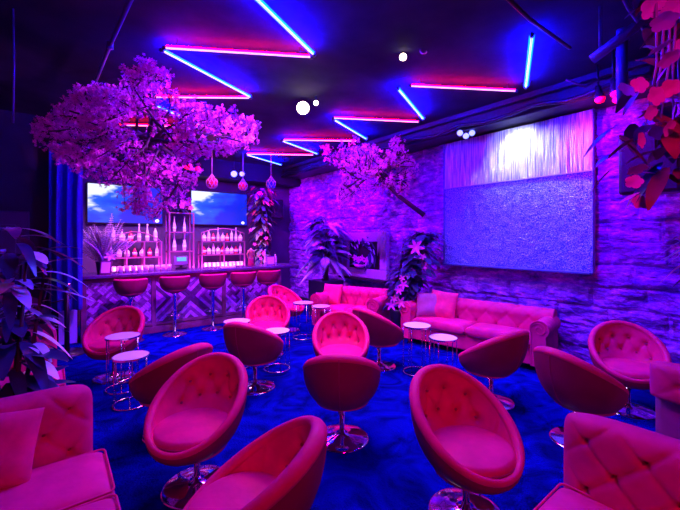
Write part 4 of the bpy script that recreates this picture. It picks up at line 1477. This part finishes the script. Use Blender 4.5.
# ------------------------------------------------------------------ blossom trees
def blossom_tree(name, label, hub, inside, n_branch, reach, n_clusters, seed, trunk):
    rnd = random.Random(seed)
    t = thing(name, label, 'tree', hub)
    bm_ = MB()
    tips = []
    def grow(p, d, ln, r, lev):
        pts = [p.copy()]
        n = 5
        for i in range(n):
            d = (d + Vector((rnd.uniform(-.28, .28), rnd.uniform(-.28, .28), rnd.uniform(-.2, .22)))).normalized()
            p = p + d * ln / n
            if not inside(p): break
            pts.append(p.copy())
            if lev >= 1: tips.append((p.copy(), lev))
        if len(pts) < 2: return
        bm_.tube(pts, [r * (1 - .55 * i / (len(pts) - 1)) for i in range(len(pts))], 6)
        if lev < 3:
            for k in range(5 if lev == 0 else 3):
                q = pts[rnd.randint(1, len(pts) - 1)]
                dd = (d + Vector((rnd.uniform(-1, 1), rnd.uniform(-1, 1), rnd.uniform(-.6, .7)))).normalized()
                grow(q, dd, ln * rnd.uniform(.5, .75), r * .55, lev + 1)
    for k in range(n_branch):
        g = 2 * pi * k / n_branch + rnd.uniform(-.2, .2)
        grow(Vector((0, 0, 0)), Vector((cos(g), sin(g), rnd.uniform(-.45, .45))), reach, .03, 0)
    bm_.build('branches', branch_m, t)
    tr = MB(); tr.tube(trunk[0], trunk[1], 10); tr.build('trunk', branch_m, t)
    fm = MB()
    pts = []
    for k in range(n_clusters):
        p, lev = rnd.choice(tips)
        q = p + Vector((rnd.gauss(0, .03), rnd.gauss(0, .03), rnd.gauss(0, .03)))
        for b in range(5):
            c = q + Vector((rnd.gauss(0, .018), rnd.gauss(0, .018), rnd.gauss(0, .018)))
            nrm = Vector((rnd.gauss(0, 1), rnd.gauss(0, 1), rnd.gauss(0, 1))).normalized()
            a = nrm.orthogonal().normalized(); bb = nrm.cross(a)
            r = rnd.uniform(.014, .024)
            ph = rnd.random() * 6
            vs = [c - nrm * .004]
            for j in range(5):
                for off, rr in ((-.42, .75), (0, 1.05), (.42, .75)):
                    gg = ph + 2 * pi * j / 5 + off
                    vs.append(c + (a * cos(gg) + bb * sin(gg)) * r * rr + nrm * r * .35)
            fs = [(0, 1 + 3 * j, 2 + 3 * j, 3 + 3 * j) for j in range(5)]
            fm.add(vs, fs)
    o = fm.build('blossom', blossom_m, t, smooth=False)
    o['kind'] = 'stuff'
    return t


# large tree: outline measured in camera right / height metres about its hub
hub1 = G(150, 4.05, CAMZ + (238 - 140) / F * 4.05)
POLY = [(38, 128), (60, 110), (80, 92), (108, 84), (118, 70), (134, 56), (160, 68), (178, 92), (200, 108), (236, 106), (258, 128), (252, 142), (228, 152), (205, 158), (196, 178), (186, 196), (165, 212), (150, 224), (128, 208), (104, 192), (84, 172), (60, 158), (44, 144)]
POLY1 = [((x - 150) / F * 4.05, (140 - y) / F * 4.05) for x, y in POLY]


def in_poly(P_, x, y):
    c = False
    n = len(P_)
    for i in range(n):
        x1_, y1_ = P_[i]; x2_, y2_ = P_[(i + 1) % n]
        if (y1_ > y) != (y2_ > y) and x < (x2_ - x1_) * (y - y1_) / (y2_ - y1_) + x1_: c = not c
    return c


def inside1(p):
    q = p + hub1
    d = q.x * FX + q.y * FY; x = q.x * RX + q.y * RY
    if abs(d - 4.05) > .75 or q.z > 3.62 or (d > 4.45 and q.z > 3.4): return False
    return in_poly(POLY, 340 + x / d * F, 238 - (q.z - CAMZ) / d * F)


blossom_tree('cherry_blossom_tree', 'large pink blossom canopy hanging above the left of bar', hub1, inside1, 16, 1.3, 2600, 21,
             ([(0, 0, -.1), (.05, .05, .3), (0, .02, H - hub1.z)], [.05, .045, .04]))
hub2 = G(374, 6.8, CAMZ + (238 - 172) / F * 6.8)
POLY2 = [((x - 374) / F * 6.8, (172 - y) / F * 6.8) for x, y in [(322, 140), (334, 132), (348, 140), (366, 142), (372, 148), (384, 150), (398, 142), (404, 160), (412, 170), (410, 185), (396, 196), (380, 208), (356, 213), (340, 206), (338, 196), (344, 180), (336, 168), (324, 156)]]


def inside2(p):
    x = p.x * RX + p.y * RY; f = p.x * FX + p.y * FY
    if abs(f) > .6 or p.x + hub2.x > 5.3: return False
    return in_poly(POLY2, x, p.z)


wallpt = Vector((5.38, 4.30, 2.12)) - hub2
blossom_tree('cherry_blossom_tree', 'smaller pink blossom canopy branching from the stone wall', hub2, inside2, 14, .8, 1300, 5,
             ([tuple(wallpt), tuple(wallpt * .5 + Vector((0, 0, -.05))), (0, 0, 0)], [.045, .04, .03]))
spot('tree_spot_pink', (3.0, 3.6, 3.4), tuple(hub2), 160, (.9, .1, .9), 40, .8)
spot('tree_spot_magenta', (1.9, 3.0, 3.0), tuple(hub1), 430, (.62, .08, 1.0), 60, .8)

# ------------------------------------------------------------------ curtain, stand
def curt(s, t_):
    u = -.03 + .41 * s
    z = .58 + 2.55 * t_
    fold = .055 * sin(s * 20 + .6 * sin(t_ * 3)) * (.7 + .3 * (1 - t_)) + .03 * noise.noise((s * 5, t_ * 2, 3))
    return (u, 7.0 + fold, z)
t = thing('curtain', 'heavy blue curtain hanging left of the bar', 'curtain', (0, 0, 0))
mb = MB(); mb.grid(curt, 90, 24); o = mb.build('drape', curtain_m, t)
sm = o.modifiers.new('solid', 'SOLIDIFY'); sm.thickness = .012
mb = MB(); mb.tube([(-.1, 7.0, 3.15), (.42, 7.0, 3.15)], .015, 8); mb.tube([(.15, 7.0, 3.15), (.15, 7.0, H)], .01, 6); mb.build('rail', black, t)
t = thing('pedestal_stand', 'black pole stand with round base in front of blue curtain', 'stand', G(67, 5.35))
mb = MB(); mb.lathe([(0, 0), (.26, 0), (.26, .015), (.05, .03), (.03, .04), (0, .04)], 32); mb.build('base', blackplastic, t)
mb = MB(); mb.tube([(0, 0, .03), (0, 0, 1.0)], .032, 12); mb.build('pole', blackplastic, t)
mb = MB(); mb.lathe([(0, .98), (.045, .98), (.045, 1.03), (0, 1.03)], 12); mb.build('cap', chrome, t)
t = thing('folded_easel', 'thin dark folding stand leaning beside the blue curtain', 'stand', G(50, 5.4))
mb = MB(); mb.tube([(0, 0, 0), (.0, .03, 1.3)], .014, 6); mb.build('leg', blackplastic, t)
mb = MB(); mb.tube([(-.22, .05, 0), (.02, .03, 1.25)], .014, 6); mb.build('leg', blackplastic, t)
mb = MB(); mb.tube([(-.12, .04, .7), (.25, .04, .78)], .012, 6); mb.build('crossbar', blackplastic, t)

# ------------------------------------------------------------------ niche frame on the right wall
t = thing('framed_niche', 'ornate pale square frame with dark foliage inside on stone wall', 'picture', (5.30, 5.85, 1.33), 0)
fr = mat('carved_pale_frame', (.4, .2, .6), .7, bump=1, bscale=26)
mb = MB()
W_, Hh, b = 1.42, .98, .2
mb.box((0, 0, Hh / 2 - b / 2), (.1, W_, b)); mb.box((0, 0, -Hh / 2 + b / 2), (.1, W_, b)); mb.box((0, W_ / 2 - b / 2, 0), (.1, b, Hh - 2 * b)); mb.box((0, -W_ / 2 + b / 2, 0), (.1, b, Hh - 2 * b))
mb.build('frame', fr, t, smooth=False, bevel=.02)
mb = MB(); mb.box((.03, 0, 0), (.03, W_ - .1, Hh - .1)); mb.build('dark_back', black, t, smooth=False)
mb = MB(); mb.box((-.06, 0, -Hh / 2 - .02), (.16, W_ + .04, .04)); mb.build('ledge', black, t, smooth=False)
mb = MB()
for k in range(110):
    a_ = rnd.uniform(0, 2 * pi); rr = rnd.uniform(.15, .40)
    leaf(mb, (-.03, cos(a_) * rr, sin(a_) * rr * .8 + .05), (-.3, cos(a_ + 1), sin(a_ + 1)), (-1, 0, 0), rnd.uniform(.1, .18), .05, .3, rnd.choice([0, 0, 1]), 4)
mb.build('leaves', [leaf_dark, leaf_blue], t)
mb = MB(); mb.lathe([(0, -.04), (.12, -.02), (.17, .04), (.15, .04), (0, .01)], 18, (-.1, .05, -.24), sx=.5); mb.build('pink_bowl', petal_m, t)
for k in range(4):
    mb = MB(); flower(mb, (-.08, -.15 + .12 * k, -.10 + .04 * (k % 2)), (-1, 0, 0), .08, 5, 0, .6); mb.build('flower', petal_m, t)
def moss(u_, y, z0, z1, label, r=.06):
    mb = MB()
    rn = random.Random(int(y * 10))
    for k in range(60):
        yy = y + rn.gauss(0, r * .5); xx = u_ + rn.uniform(-.04, .02); zt = z1 - rn.uniform(0, .1); zb_ = z0 + rn.uniform(0, (z1 - z0) * .6)
        mb.tube([(xx, yy, zt), (xx - .02, yy + rn.uniform(-.04, .04), (zt + zb_) / 2), (xx, yy + rn.uniform(-.05, .05), zb_)], [.012, .014, .004], 5)
    return tag(mb.build('hanging_moss', mat('grey_moss', (.3, .2, .35), .9), smooth=True), label, 'dried plant')
moss(5.18, 5.2, 1.25, 1.86, 'ragged moss draped over the right side of square frame', .09)
moss(5.18, 6.55, .95, 1.86, 'long moss strand hanging left of the square frame', .06)

print('objects', len(C.objects))
